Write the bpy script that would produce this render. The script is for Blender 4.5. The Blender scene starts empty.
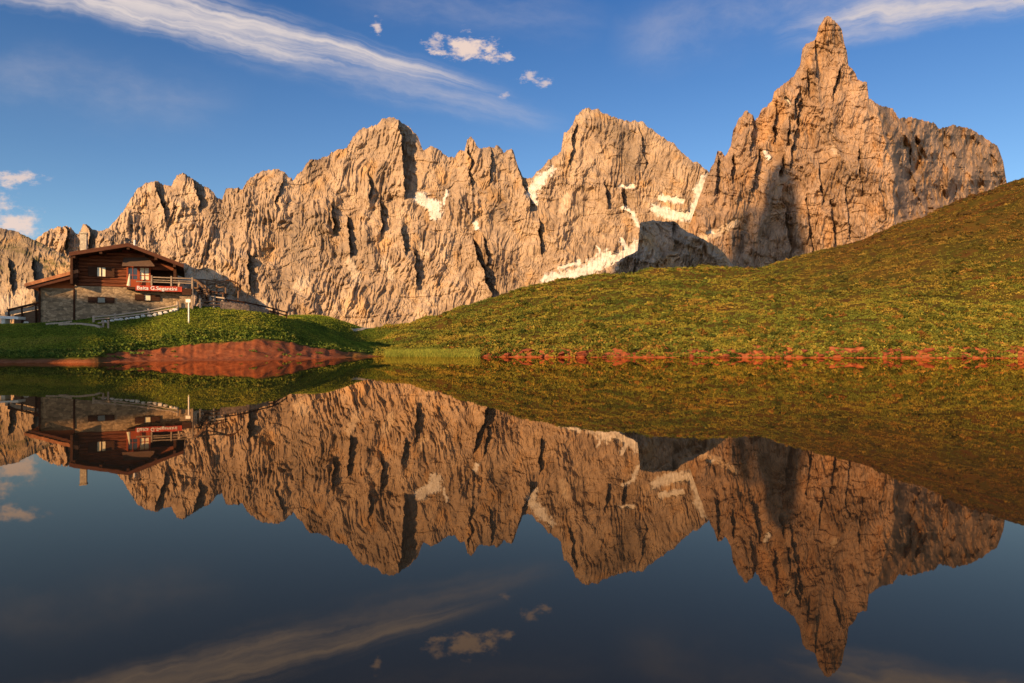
import bpy, math, random
import numpy as np

# ------------------------------------------------------------------ camera, sky, sun, exposure
scene = bpy.context.scene
COL = scene.collection
CH, FPX, HV = 1.2, 682.67, 346.0          # eye height, focal length in pixels, horizon row
cam_d = bpy.data.cameras.new('camera')
cam = bpy.data.objects.new('camera', cam_d)
COL.objects.link(cam)
cam_d.sensor_width = 36.0
cam_d.lens = 24.0
cam_d.shift_y = -(HV - 341.5) / 1024.0 * -1
cam_d.clip_start = 0.1
cam_d.clip_end = 60000
cam.location = (0, 0, CH)
cam.rotation_euler = (math.radians(90), 0, 0)
scene.camera = cam

SUN_EL, SUN_AZ = math.radians(15.0), math.radians(33.0)    # azimuth: left of straight behind
SH = np.array((-math.sin(SUN_AZ), -math.cos(SUN_AZ)))      # horizontal direction towards the sun
PH = np.array((math.cos(SUN_AZ), -math.sin(SUN_AZ)))       # across the sunlight
sun_d = bpy.data.lights.new('sun', 'SUN')
sun_d.energy = 5.0
sun_d.angle = math.radians(0.5)
sun_d.color = (1.0, 0.62, 0.29)
sun = bpy.data.objects.new('sun', sun_d)
COL.objects.link(sun)
from mathutils import Vector, Matrix
sdir = Vector((SH[0] * math.cos(SUN_EL), SH[1] * math.cos(SUN_EL), math.sin(SUN_EL)))
sun.rotation_euler = sdir.to_track_quat('Z', 'Y').to_euler()
sun.location = (-200, -250, 120)

scene.view_settings.view_transform = 'Standard'
scene.view_settings.look = 'None'
scene.view_settings.exposure = 0.8
scene.view_settings.gamma = 1.0
scene.view_settings.use_curve_mapping = False
scene.cycles.max_bounces = 6


class NX:
    """tiny expression builder for shader math nodes"""
    def __init__(s, nt, sock): s.nt, s.s = nt, sock
    def _op(s, op, *a):
        n = s.nt.nodes.new('ShaderNodeMath'); n.operation = op
        for i, v in enumerate((s,) + a):
            if isinstance(v, NX): s.nt.links.new(v.s, n.inputs[i])
            else: n.inputs[i].default_value = v
        return NX(s.nt, n.outputs[0])
    def __add__(s, o): return s._op('ADD', o)
    def __radd__(s, o): return s._op('ADD', o)
    def __sub__(s, o): return s._op('SUBTRACT', o)
    def __rsub__(s, o): return (s * -1.0) + o
    def __mul__(s, o): return s._op('MULTIPLY', o)
    def __rmul__(s, o): return s._op('MULTIPLY', o)
    def __truediv__(s, o): return s._op('DIVIDE', o)
    def max(s, o): return s._op('MAXIMUM', o)
    def min(s, o): return s._op('MINIMUM', o)
    def pow(s, o): return s._op('POWER', o)
    def abs(s): return s._op('ABSOLUTE')
    def smooth(s, a, b):
        n = s.nt.nodes.new('ShaderNodeMapRange'); n.interpolation_type = 'SMOOTHSTEP'
        s.nt.links.new(s.s, n.inputs[0]); n.inputs[1].default_value = a; n.inputs[2].default_value = b
        n.inputs[3].default_value = 0.0; n.inputs[4].default_value = 1.0
        return NX(s.nt, n.outputs[0])


def nx_noise(nt, x, y, detail=5.0, rough=0.55, z=0.0):
    c = nt.nodes.new('ShaderNodeCombineXYZ')
    nt.links.new(x.s, c.inputs[0]); nt.links.new(y.s, c.inputs[1]); c.inputs[2].default_value = z
    n = nt.nodes.new('ShaderNodeTexNoise'); n.inputs['Scale'].default_value = 1.0
    n.inputs['Detail'].default_value = detail; n.inputs['Roughness'].default_value = rough
    nt.links.new(c.outputs[0], n.inputs['Vector'])
    return NX(nt, n.outputs[0])


def build_world():
    w = bpy.data.worlds.new('World'); scene.world = w; w.use_nodes = True
    nt = w.node_tree; nt.nodes.clear(); L = nt.links.new
    out = nt.nodes.new('ShaderNodeOutputWorld'); bg = nt.nodes.new('ShaderNodeBackground')
    sky = nt.nodes.new('ShaderNodeTexSky'); sky.sky_type = 'NISHITA'; sky.sun_disc = False
    sky.sun_elevation = SUN_EL; sky.sun_rotation = math.pi + SUN_AZ
    sky.altitude = 2200; sky.air_density = 1.0; sky.dust_density = 0.8; sky.ozone_density = 2.5
    bg.inputs[1].default_value = 0.095
    tc = nt.nodes.new('ShaderNodeTexCoord'); sep = nt.nodes.new('ShaderNodeSeparateXYZ')
    L(tc.outputs['Generated'], sep.inputs[0])
    X, Y, Z = (NX(nt, sep.outputs[i]) for i in range(3))
    ys = Y.max(0.05)
    A, B = X / ys * 10.0, Z / ys * 10.0          # tangents of bearing and height, x10
    front = Y.smooth(0.15, 0.35)
    def T(u, v): return (u - 512) / FPX * 10, (HV - v) / FPX * 10

    def stroke(u0, v0, u1, v1, w0, w1, bend=0.0, ns=(1.0, 6.0), lo=0.42, hi=0.62, seed=0.0, gain=1.0, ends=(0.15, 0.15), curl=0.0, soft=1.0):
        a0, b0 = T(u0, v0); a1, b1 = T(u1, v1)
        ln = math.hypot(a1 - a0, b1 - b0); c, s = (a1 - a0) / ln, (b1 - b0) / ln
        dx, dy = A - a0, B - b0
        t = (dx * c + dy * s) / ln
        n = dy * c - dx * s
        if curl:
            wob = nx_noise(nt, A * 1.3 + seed, B * 1.3, 4) - 0.5
            n = n + wob * curl
        n = n - (t * (1.0 - t)) * bend * 4.0
        wd = (t * (w1 - w0) + w0).max(0.01)
        across = (n.abs() / wd).smooth(1.0, 1.0 - soft)
        along = t.smooth(0.0, ends[0]) * t.smooth(1.0, 1.0 - ends[1])
        nz = nx_noise(nt, t * ln * ns[0] + seed, (n / wd) * (ns[1] * 0.42) + seed * 1.7, 8, 0.62)
        body = across * along
        nb = nx_noise(nt, A * 0.55 + seed, B * 1.1 + seed * 0.3, 4, 0.55)
        fib = (nz * 1.05 + nb * 0.65 + across * 0.16 - 0.43).smooth(lo - 0.14, hi + 0.10)
        return body.pow(0.8) * (fib * 1.05 + 0.06) * gain

    def puff(u, v, ru, rv, seed=0.0, sc=3.0, lo=0.4, hi=0.6, gain=1.0, amp=0.9):
        a, b = T(u, v)
        k = 10 / FPX
        dx, dy = (A - a) / (ru * k), (B - b) / (rv * k)
        d = (dx * dx + dy * dy).pow(0.5)
        nz = nx_noise(nt, A * sc * 1.5 + seed, B * sc * 2.4 + seed, 8, 0.66)
        return ((1.0 - d) * 0.75 + (nz - 0.5) * amp * 3.0 + 0.12).smooth(lo - 0.30, hi + 0.05) * d.smooth(1.7, 0.8) * gain

    cir = [
        stroke(95, -16, 530, 99, 0.60, 0.14, 0.0, (0.30, 6.5), 0.40, 0.66, 3.1, 0.95, (0.05, 0.42), 0.26),
        stroke(-20, -22, 400, 78, 0.40, 0.30, 0.03, (0.30, 5.5), 0.42, 0.72, 9.7, 0.95, (0.05, 0.30), 0.34),
        stroke(180, 30, 580, 128, 0.50, 0.30, 0.0, (0.6, 4.0), 0.44, 0.9, 5.5, 0.45, (0.3, 0.3), 0.35),
        stroke(760, 34, 1080, -10, 0.48, 0.40, 0.05, (0.6, 5.0), 0.38, 0.72, 14.2, 0.85, (0.3, 0.05), 0.35),
        stroke(600, 50, 900, -14, 0.8, 0.7, 0.0, (0.7, 2.2), 0.42, 0.95, 21.2, 0.40, (0.3, 0.3), 0.5),
        stroke(-60, 70, 260, 110, 0.9, 0.7, 0.0, (0.5, 2.5), 0.45, 1.0, 31.2, 0.30, (0.3, 0.4), 0.4),
        stroke(300, -10, 640, 30, 0.6, 0.5, 0.0, (0.6, 2.5), 0.45, 1.0, 41.2, 0.28, (0.3, 0.4), 0.4),
    ]
    pf = [
        puff(466, 47, 40, 15, 2.0, 2.6, 0.42, 0.72, 0.95),
        puff(500, 57, 18, 6, 7.0, 3.2, 0.42, 0.75, 0.85),
        puff(433, 42, 12, 9, 5.0, 4.2, 0.5, 0.85, 0.6),
        puff(377, 27, 6, 11, 4.0, 4.2, 0.46, 0.9, 0.75),
        puff(530, 78, 13, 8, 9.0, 4.2, 0.48, 0.9, 0.65),
        puff(545, 82, 9, 7, 6.0, 4.2, 0.48, 0.9, 0.65),
        puff(504, 96, 7, 5, 11.0, 5.4, 0.52, 0.95, 0.5),
        puff(12, 178, 32, 10, 12.0, 2.6, 0.42, 0.8, 0.8),
        puff(10, 224, 42, 16, 15.0, 2.2, 0.40, 0.8, 0.9),
        puff(-40, 215, 60, 30, 18.0, 2.2, 0.40, 0.8, 0.8),
    ]
    def union(xs):
        r = xs[0]
        for x in xs[1:]: r = r.max(x)
        return r
    mc, mp = union(cir) * front, union(pf) * front
    # clear air is deeper blue high up and pale low down
    tint = nt.nodes.new('ShaderNodeValToRGB')
    tint.color_ramp.elements[0].position = 0.0; tint.color_ramp.elements[0].color = (1.0, 0.98, 0.84, 1)
    tint.color_ramp.elements[1].position = 0.5; tint.color_ramp.elements[1].color = (0.30, 0.58, 0.86, 1)
    L(Z.s, tint.inputs[0])
    mul = nt.nodes.new('ShaderNodeMix'); mul.data_type = 'RGBA'; mul.blend_type = 'MULTIPLY'; mul.inputs[0].default_value = 1.0
    L(sky.outputs[0], mul.inputs[6]); L(tint.outputs[0], mul.inputs[7])
    col = mul.outputs[2]
    rear_fill = nt.nodes.new('ShaderNodeMix'); rear_fill.data_type = 'RGBA'
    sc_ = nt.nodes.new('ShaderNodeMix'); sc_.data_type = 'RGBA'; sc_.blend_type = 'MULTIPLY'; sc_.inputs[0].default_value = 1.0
    L(sky.outputs[0], sc_.inputs[6]); sc_.inputs[7].default_value = (1.75, 1.4, 1.15, 1)  # sky behind the camera boosted and warmed, added fill for shaded faces
    L(Y.smooth(0.15, -0.35).s, rear_fill.inputs[0]); L(col, rear_fill.inputs[6]); L(sc_.outputs[2], rear_fill.inputs[7])
    col = rear_fill.outputs[2]
    for m, c in ((mc, (4.4, 3.9, 3.8, 1)), (mp, (5.3, 4.1, 3.5, 1))):
        mx = nt.nodes.new('ShaderNodeMix'); mx.data_type = 'RGBA'
        L(m.s, mx.inputs[0]); L(col, mx.inputs[6]); mx.inputs[7].default_value = c
        col = mx.outputs[2]
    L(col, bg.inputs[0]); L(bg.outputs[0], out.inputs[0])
build_world()

# ------------------------------------------------------------------ helpers
rng = np.random.default_rng(7)
random.seed(5)


def tag(o, label=None, cat=None, group=None, kind=None):
    if label: o['label'] = label
    if cat: o['category'] = cat
    if group: o['group'] = group
    if kind: o['kind'] = kind
    return o


def empty(name, loc=(0, 0, 0), rz=0.0):
    o = bpy.data.objects.new(name, None); o.location = loc; o.rotation_euler = (0, 0, rz)
    o.empty_display_size = 0.3
    COL.objects.link(o)
    return o


def np_mesh(name, verts, faces, mat, smooth=False, parent=None):
    """verts (n,3); faces (m,3) or (m,4)"""
    me = bpy.data.meshes.new(name)
    verts = np.asarray(verts, np.float32); faces = np.asarray(faces, np.int32)
    k = faces.shape[1]
    me.vertices.add(len(verts)); me.vertices.foreach_set('co', verts.ravel())
    me.loops.add(faces.size); me.loops.foreach_set('vertex_index', faces.ravel())
    me.polygons.add(len(faces))
    me.polygons.foreach_set('loop_start', np.arange(0, faces.size, k, dtype=np.int32))
    me.polygons.foreach_set('loop_total', np.full(len(faces), k, np.int32))
    me.polygons.foreach_set('use_smooth', np.full(len(faces), smooth, bool))
    me.update(calc_edges=True)
    me.materials.append(mat)
    o = bpy.data.objects.new(name, me); COL.objects.link(o)
    if parent: o.parent = parent
    return o


def attr(o, name, data):
    data = np.asarray(data, np.float32)
    if data.ndim == 1:
        a = o.data.attributes.new(name, 'FLOAT', 'POINT'); a.data.foreach_set('value', data)
    else:
        a = o.data.attributes.new(name, 'FLOAT_COLOR', 'POINT')
        a.data.foreach_set('color', np.hstack([data, np.ones((len(data), 1), np.float32)]).ravel())


def grid_faces(nr, nc):
    i = np.arange(nr * nc).reshape(nr, nc)
    return np.stack([i[:-1, :-1], i[:-1, 1:], i[1:, 1:], i[1:, :-1]], -1).reshape(-1, 4)


PERM = rng.permutation(512)
GA = rng.random(512) * 2 * np.pi
GX, GY = np.cos(GA), np.sin(GA)


def perlin(x, y, seed=0):
    x = np.asarray(x, float); y = np.asarray(y, float)
    xi = np.floor(x).astype(int); yi = np.floor(y).astype(int)
    fx, fy = x - xi, y - yi
    def g(ix, iy, dx, dy):
        h = PERM[(ix + PERM[(iy + seed * 37) & 511]) & 511]
        return GX[h] * dx + GY[h] * dy
    u = fx * fx * fx * (fx * (fx * 6 - 15) + 10); v = fy * fy * fy * (fy * (fy * 6 - 15) + 10)
    a = g(xi, yi, fx, fy); b = g(xi + 1, yi, fx - 1, fy)
    c = g(xi, yi + 1, fx, fy - 1); d = g(xi + 1, yi + 1, fx - 1, fy - 1)
    return ((a + (b - a) * u) * (1 - v) + (c + (d - c) * u) * v) * 1.5


def fbm(x, y, o=5, seed=0, g=0.5):
    r, a = 0, 1.0
    for k in range(o):
        r = r + a * perlin(x * 2 ** k, y * 2 ** k, seed + k); a *= g
    return r


def ridged(x, y, o=4, seed=0, g=0.5):
    r, a, w = 0, 1.0, 1.0
    for k in range(o):
        n = 1 - np.abs(perlin(x * 2 ** k, y * 2 ** k, seed + k)) * 1.6
        r = r + a * n * w; w = np.clip(n, 0.2, 1); a *= g
    return r


def sstep(a, b, x):
    t = np.clip((x - a) / (b - a), 0, 1)
    return t * t * (3 - 2 * t)


def dist_polyline(u, v, pts):
    d = np.full(u.shape, 1e9)
    pts = np.array(pts, float)
    if len(pts) == 1: return np.hypot(u - pts[0, 0], v - pts[0, 1])
    for (a, b) in zip(pts[:-1], pts[1:]):
        ab = b - a; L2 = max(ab @ ab, 1e-9)
        t = np.clip(((u - a[0]) * ab[0] + (v - a[1]) * ab[1]) / L2, 0, 1)
        d = np.minimum(d, np.hypot(u - a[0] - t * ab[0], v - a[1] - t * ab[1]))
    return d


def W(u, v, Y):
    return ((u - 512) / FPX * Y, Y, CH + (HV - v) / FPX * Y)


# ------------------------------------------------------------------ materials
def new_mat(name):
    m = bpy.data.materials.new(name); m.use_nodes = True
    nt = m.node_tree; nt.nodes.clear()
    out = nt.nodes.new('ShaderNodeOutputMaterial'); b = nt.nodes.new('ShaderNodeBsdfPrincipled')
    b.inputs['Roughness'].default_value = 0.9
    b.inputs['Specular IOR Level'].default_value = 0.15
    nt.links.new(b.outputs[0], out.inputs[0])
    return m, nt, b


def ramp(nt, fac, stops):
    r = nt.nodes.new('ShaderNodeValToRGB'); cr = r.color_ramp
    while len(cr.elements) < len(stops): cr.elements.new(0.5)
    for e, (p, c) in zip(cr.elements, stops):
        e.position = p; e.color = (*c, 1)
    nt.links.new(fac, r.inputs[0])
    return r.outputs[0]


def noise(nt, scale, detail=5, rough=0.55, vec_scale=(1, 1, 1), coord='Object', rot=(0, 0, 0)):
    tc = nt.nodes.new('ShaderNodeTexCoord'); mp = nt.nodes.new('ShaderNodeMapping')
    mp.inputs['Scale'].default_value = vec_scale; mp.inputs['Rotation'].default_value = rot
    nt.links.new(tc.outputs[coord], mp.inputs[0])
    n = nt.nodes.new('ShaderNodeTexNoise'); n.inputs['Scale'].default_value = scale
    n.inputs['Detail'].default_value = detail; n.inputs['Roughness'].default_value = rough
    nt.links.new(mp.outputs[0], n.inputs['Vector'])
    return n.outputs[0]


def mix(nt, fac, a, b, mode='MIX'):
    m = nt.nodes.new('ShaderNodeMix'); m.data_type = 'RGBA'; m.blend_type = mode
    for i, v in ((0, fac), (6, a), (7, b)):
        if hasattr(v, 'links'): nt.links.new(v, m.inputs[i])
        elif i == 0: m.inputs[0].default_value = v
        else: m.inputs[i].default_value = (*v, 1)
    return m.outputs[2]


def getattr_node(nt, name, out='Fac'):
    a = nt.nodes.new('ShaderNodeAttribute'); a.attribute_name = name
    return a.outputs[out]


def bump(nt, b, h, strength, dist):
    n = nt.nodes.new('ShaderNodeBump'); n.inputs['Strength'].default_value = strength
    n.inputs['Distance'].default_value = dist
    nt.links.new(h, n.inputs['Height']); nt.links.new(n.outputs[0], b.inputs['Normal'])


def simple_mat(name, c, var=0.25, scale=4.0, rough=0.85, vec=(1, 1, 1), bmp=0.0, c2=None):
    m, nt, b = new_mat(name)
    n = noise(nt, scale, 5, 0.6, vec)
    lo = tuple(x * (1 - var) for x in c); hi = tuple(min(1, x * (1 + var)) for x in (c2 or c))
    col = ramp(nt, n, [(0.3, lo), (0.7, hi)])
    nt.links.new(col, b.inputs['Base Color']); b.inputs['Roughness'].default_value = rough
    if bmp: bump(nt, b, n, 0.6, bmp)
    return m


def rock_mat(name, light, mid, dark, scale=0.006):
    m, nt, b = new_mat(name)
    n1 = noise(nt, scale, 7, 0.6, (1, 1, 0.55))
    base = ramp(nt, n1, [(0.30, dark), (0.47, mid), (0.66, light)])
    n2 = noise(nt, scale * 4, 6, 0.65, (1, 1, 0.22))                     # water streaks down the faces
    streak = ramp(nt, n2, [(0.38, (0.62, 0.60, 0.60)), (0.52, (1, 1, 1)), (0.70, (1.0, 1.0, 1.0))])
    base = mix(nt, 0.8, base, streak, 'MULTIPLY')
    n3 = noise(nt, scale * 2.2, 4, 0.5, (1, 1, 0.5))
    warm = ramp(nt, n3, [(0.56, (0, 0, 0)), (0.68, (1, 1, 1))])
    base = mix(nt, warm, base, mix(nt, 1.0, base, (1.12, 0.98, 0.74), 'MULTIPLY'))
    pale = getattr_node(nt, 'pale')
    ph = nt.nodes.new('ShaderNodeMath'); ph.operation = 'MULTIPLY'; ph.inputs[1].default_value = 0.45
    nt.links.new(pale, ph.inputs[0])
    base = mix(nt, ph.outputs[0], base, (0.60, 0.50, 0.37))
    grn = getattr_node(nt, 'green')
    gn = noise(nt, scale * 9, 5, 0.65)
    gmask = nt.nodes.new('ShaderNodeMath'); gmask.operation = 'MULTIPLY'
    nt.links.new(grn, gmask.inputs[0]); nt.links.new(ramp(nt, gn, [(0.42, (0, 0, 0)), (0.60, (0.8, 0.8, 0.8))]), gmask.inputs[1])
    base = mix(nt, gmask.outputs[0], base, (0.075, 0.075, 0.028))
    snow = getattr_node(nt, 'snow')
    n4s = noise(nt, scale * 9, 4, 0.6)
    base = mix(nt, snow, base, ramp(nt, n4s, [(0.35, (0.46, 0.42, 0.37)), (0.6, (0.64, 0.61, 0.57))]))
    nt.links.new(base, b.inputs['Base Color'])
    b.inputs['Specular IOR Level'].default_value = 0.05
    n4 = noise(nt, scale * 22, 6, 0.7, (1, 1, 0.5))
    bump(nt, b, n4, 0.9, 2.2)
    return m


M_rock = rock_mat('dolomite_rock', (0.44, 0.335, 0.235), (0.35, 0.258, 0.178), (0.23, 0.174, 0.126))
M_rock_warm = rock_mat('tower_rock', (0.40, 0.275, 0.185), (0.31, 0.212, 0.142), (0.21, 0.152, 0.108))
M_rock_grey = rock_mat('grey_rock', (0.47, 0.355, 0.26), (0.36, 0.27, 0.195), (0.22, 0.17, 0.13))
M_rock_near = rock_mat('hill_rock', (0.38, 0.285, 0.195), (0.26, 0.195, 0.13), (0.15, 0.125, 0.075), 0.012)

# ------------------------------------------------------------------ mountains
def mountain(name, ridge, vbase, Y0, slope, relief, mat, du=0.6, nv=330, steps=(), snow=(), pale=(), green=(),
             extra=None, jag=1.0, seed=1, roundD=11.0, roundA=32.0, taper=1.0):
    ridge = np.array(ridge, float)
    us = np.arange(ridge[0, 0], ridge[-1, 0] + du / 2, du)
    vr = np.interp(us, ridge[:, 0], ridge[:, 1])
    vr = vr + jag * (fbm(us / 5.0, us * 0 + seed, 4, seed + 20) * 1.7 - 0.5 * np.maximum(0, ridged(us / 3.1, us * 0 + seed * 3, 2, seed) - 0.9) * 2)
    nv = int((vbase - vr.min()) / 0.66)
    U = np.repeat(us[None, :], nv, 0)
    V = np.maximum(np.linspace(vbase, vr.min() - 0.2, nv)[:, None], vr[None, :])     # rows stop at the crest
    # relief in metres, towards the camera is positive
    wu = U + 6 * fbm(U / 42, V / 75, 3, seed + 3) + 1.5 * fbm(U / 9, V / 20, 3, seed + 5)
    wv = V + 6 * fbm(U / 30, V / 30, 3, seed + 9)
    slant = wu + 0.18 * (wv - 250)
    rough = np.clip(0.72 + 0.95 * fbm(U / 45, V / 40, 4, seed + 33), 0.18, 1.6)
    dg1 = (wu * 0.80 + wv * 0.60, -wu * 0.60 + wv * 0.80)
    R = 27 * ridged(slant / 40, wv / 105, 2, seed + 30) + rough * (11 * ridged(slant / 12, wv / 62, 3, seed + 40)
        + 11 * ridged(slant / 4.4, wv / 24, 3, seed + 50)) + 4.2 * ridged(wu / 2.0, wv / 5.0, 2, seed + 60) \
        + (0.5 + 0.5 * rough) * (9 * ridged(dg1[0] / 34, dg1[1] / 12, 3, seed + 65) + 7 * ridged((wu * 0.7 - wv * 0.7) / 22, (wu * 0.7 + wv * 0.7) / 9, 3, seed + 66)) + 8 * fbm(wu / 9, wv / 9, 4, seed + 67)
    # ledges: rock steps back at bands of the strata
    led = wv / 11 + 1.2 * fbm(U / 60, V / 30, 2, seed + 70)
    R = R - 8.0 * (led - np.floor(led) > 0.72) * np.clip(fbm(U / 25, V / 12, 2, seed + 75) + 0.4, 0, 1)
    R = (R - R.mean()) * relief * (1.35 if relief < 0 else 1.0)
    sn = np.zeros_like(U); pl = np.zeros_like(U); gr = np.zeros_like(U)
    frag = fbm(U / 3.2, V / 3.0, 4, seed + 80)
    def strokes(lst, acc):
        for r, pts in lst:
            d = dist_polyline(U + 2 * fbm(U / 6, V / 6, 2, seed + 81), V + 1.5 * fbm(U / 6, V / 6, 2, seed + 83), pts)
            acc = np.maximum(acc, sstep(1.25, 0.55, d / r + frag * 0.38))
        return acc
    sn = strokes([(r * 1.22, p) for r, p in snow], sn); pl = strokes(pale, pl); gr = strokes(green, gr)
    for amp, wl, wr, pts in steps:               # buttress edges: forward on the left, dropping back on the right
        pts = np.array(pts, float); o = np.argsort(pts[:, 1])
        uc = np.interp(V, pts[o, 1], pts[o, 0]) + 2.4 * fbm(V / 12, V * 0 + amp, 3, seed + 90)
        v0, v1 = pts[o[0], 1], pts[o[-1], 1]
        win = sstep(v0 - 7, v0 + 3, V) * sstep(v1 + 9, v1 - 3, V)
        dx = U - uc
        R = R + win * np.where(dx < 0, amp * 0.50 * np.exp(np.minimum(dx, 0) / wl), -amp * 0.50 * np.exp(-np.maximum(dx, 0) / wr))
    if extra is not None: R = R + extra(U, V, seed)
    k = np.clip(1 - sn * 0.8 - pl * 0.4, 0, 1)
    h = (HV - V) / FPX
    Yb = Y0(U) if callable(Y0) else Y0
    z_rel = np.maximum(0, (HV - V)) * Yb / FPX
    low = sstep(310, 345, V)
    # rounding near the skyline so the crest has depth
    seg = np.concatenate([[0], np.cumsum(np.hypot(np.diff(us), np.diff(vr)))])
    ar = np.arange(0, seg[-1], 1.2)
    rp = np.stack([np.interp(ar, seg, us), np.interp(ar, seg, vr)], 1)
    d = np.full(U.shape, 1e9)
    lo_ = np.array([vr[max(0, i - 20):i + 21].max() for i in range(len(vr))])
    near = (V < lo_[None, :] + roundD * 1.3) & (V > vr[None, :] - 0.01)
    ui, vi = U[near], V[near]
    dd = np.full(ui.shape, 1e9)
    for s in range(0, len(ui), 8000):
        q = np.abs(ui[s:s + 8000, None] - rp[None, :, 0]); q2 = vi[s:s + 8000, None] - rp[None, :, 1]
        dd[s:s + 8000] = np.sqrt((q * q + q2 * q2).min(1))
    d[near] = dd
    e = np.clip(1 - d / roundD, 0, 1)
    rnd = roundA * (1 - np.sqrt(np.maximum(0, 1 - e * e)))
    Y = Yb + slope * z_rel - R * k * (1 - 0.7 * low) + rnd
    x, z = (U - 512) / FPX * Y, CH + h * Y
    # back slope, going down behind the crest
    back = []
    for q in (0.15, 0.45, 1.0):
        Yk = Y[-1] + q * 700
        zt = z[-1] * (1 - q) + (-40) * q
        back.append(np.stack([x[-1] * (Yk / Y[-1]), Yk, zt], -1))
    P = np.stack([x, Y, z], -1)
    P = np.concatenate([P, np.array(back)], 0)
    F = grid_faces(P.shape[0], P.shape[1])
    vv = np.concatenate([V - vr[None, :], np.full((3, V.shape[1]), -1.0)], 0).ravel()
    F = F[~(np.abs(vv[F]) < 1e-9).all(1)]
    o = np_mesh(name, P.reshape(-1, 3), F, mat)
    pad = lambda a: np.concatenate([a, np.zeros((3, a.shape[1]))], 0).ravel()
    attr(o, 'snow', pad(sn)); attr(o, 'pale', pad(pl)); attr(o, 'green', pad(gr))
    tag(o, kind='structure')
    return o


massif_ridge = [(60, 262), (80, 248), (95, 236), (111, 226), (124, 210), (135, 192), (143.5, 184), (155, 181), (164.5, 185), (171.5, 186), (177, 175),
    (184, 173.5), (190, 177), (200, 184), (211, 190), (217, 198), (222, 199), (226, 189), (232, 188), (242, 189), (251, 177),
    (263, 171), (277, 169), (285, 172.5), (293, 180.5), (303, 169), (309.5, 160), (321, 159), (332, 153), (342, 148), (346.5, 149),
    (353, 137), (361, 129), (374, 126), (383.6, 119), (391.6, 117), (400, 121), (410, 128), (418, 136.5), (423, 151), (431, 146),
    (441, 151), (447, 156.5), (454.6, 158), (459.6, 150), (464.6, 151.5), (467, 140), (471, 136.5), (475.5, 143), (481, 150),
    (488, 146), (493, 148), (498, 145), (504.4, 153), (509.4, 149), (513, 150), (517.7, 166), (522.7, 176), (527.7, 180),
    (539, 171), (549, 160), (561, 151.5), (564, 133), (572.5, 126.5), (576, 115), (586, 108), (599, 110), (607, 115), (620.6, 119),
    (629, 122.5), (635.5, 120), (644, 123), (652, 130), (665.4, 139), (675.4, 145), (682, 153), (692, 161), (700, 164), (708, 172),
    (725, 190), (760, 215), (800, 240)]
massif_steps = [
    (120, 16, 14, [(399, 120), (402, 150), (405, 192)]), (50, 8, 5, [(369, 177), (370, 197)]), (60, 9, 5, [(331, 208), (334, 230)]),
    (70, 9, 5, [(347, 220), (350, 252)]), (60, 8, 6, [(247, 256), (250, 288)]), (60, 8, 4, [(380, 204), (382, 230)]),
    (100, 12, 6, [(473, 244), (480, 262), (491, 294)]), (60, 8, 4, [(484, 240), (487, 262)]), (60, 9, 4, [(539, 222), (541, 250)]),
    (80, 10, 6, [(513, 152), (523, 182), (531, 206)]), (50, 7, 4, [(469, 150), (471, 184)]), (60, 9, 5, [(402, 228), (405, 250)]),
    (60, 9, 5, [(414, 254), (417, 282)]), (70, 8, 7, [(622, 193), (624, 206)]), (70, 8, 6, [(605, 186), (608, 202)]),
    (60, 9, 6, [(155, 186), (165, 215)]), (55, 9, 7, [(193, 180), (200, 205)]), (30, 12, 3, [(283, 180), (275, 205)]),
    (34, 9, 4, [(491, 150), (490, 180)]), (44, 9, 4, [(575, 125), (570, 160)]), (30, 9, 3, [(640, 128), (645, 165)]),
]
massif_snow = [
    (5.5, [(421, 198), (431, 206), (437, 213)]), (4, [(436, 204), (434, 216)]), (1.6, [(447, 191), (444, 203)]),
    (5, [(531, 193), (541, 179)]), (3.5, [(541, 179), (552, 169)]), (3, [(533, 192), (535, 201)]), (2.5, [(474, 223), (477, 227)]),
    (5, [(700, 190), (698, 204), (690, 216)]), (4.5, [(690, 216), (672, 215), (656, 209)]), (2.8, [(660, 198), (682, 201)]),
    (2.2, [(697, 188), (705, 176)]), (2, [(620, 186), (633, 186)]), (2, [(622, 206), (633, 214), (638, 225)]), (1.8, [(652, 204), (658, 211)]),
    (5, [(548, 279), (572, 275), (598, 266)]), (7, [(592, 268), (606, 258)]), (5.5, [(600, 262), (622, 256), (637, 246)]), (2.2, [(622, 240), (627, 254)]),
    (2, [(560, 268), (580, 262)]), (1.5, [(598, 248), (604, 256)])]
massif_pale = [(7, [(299, 288), (304, 282)]), (6, [(192, 276), (218, 275)]), (4, [(262, 303), (268, 306)]), (5, [(350, 262), (358, 280)]),
    (4, [(385, 262), (392, 278)]), (4, [(566, 196), (562, 210)]), (3, [(420, 245), (426, 255)])]
mountain('mountain', massif_ridge, 352, lambda U: 2150 + 0 * U - 0.25 * (512 - U), 0.55, 0.74, M_rock, steps=massif_steps, snow=massif_snow, pale=massif_pale, seed=2)

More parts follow.
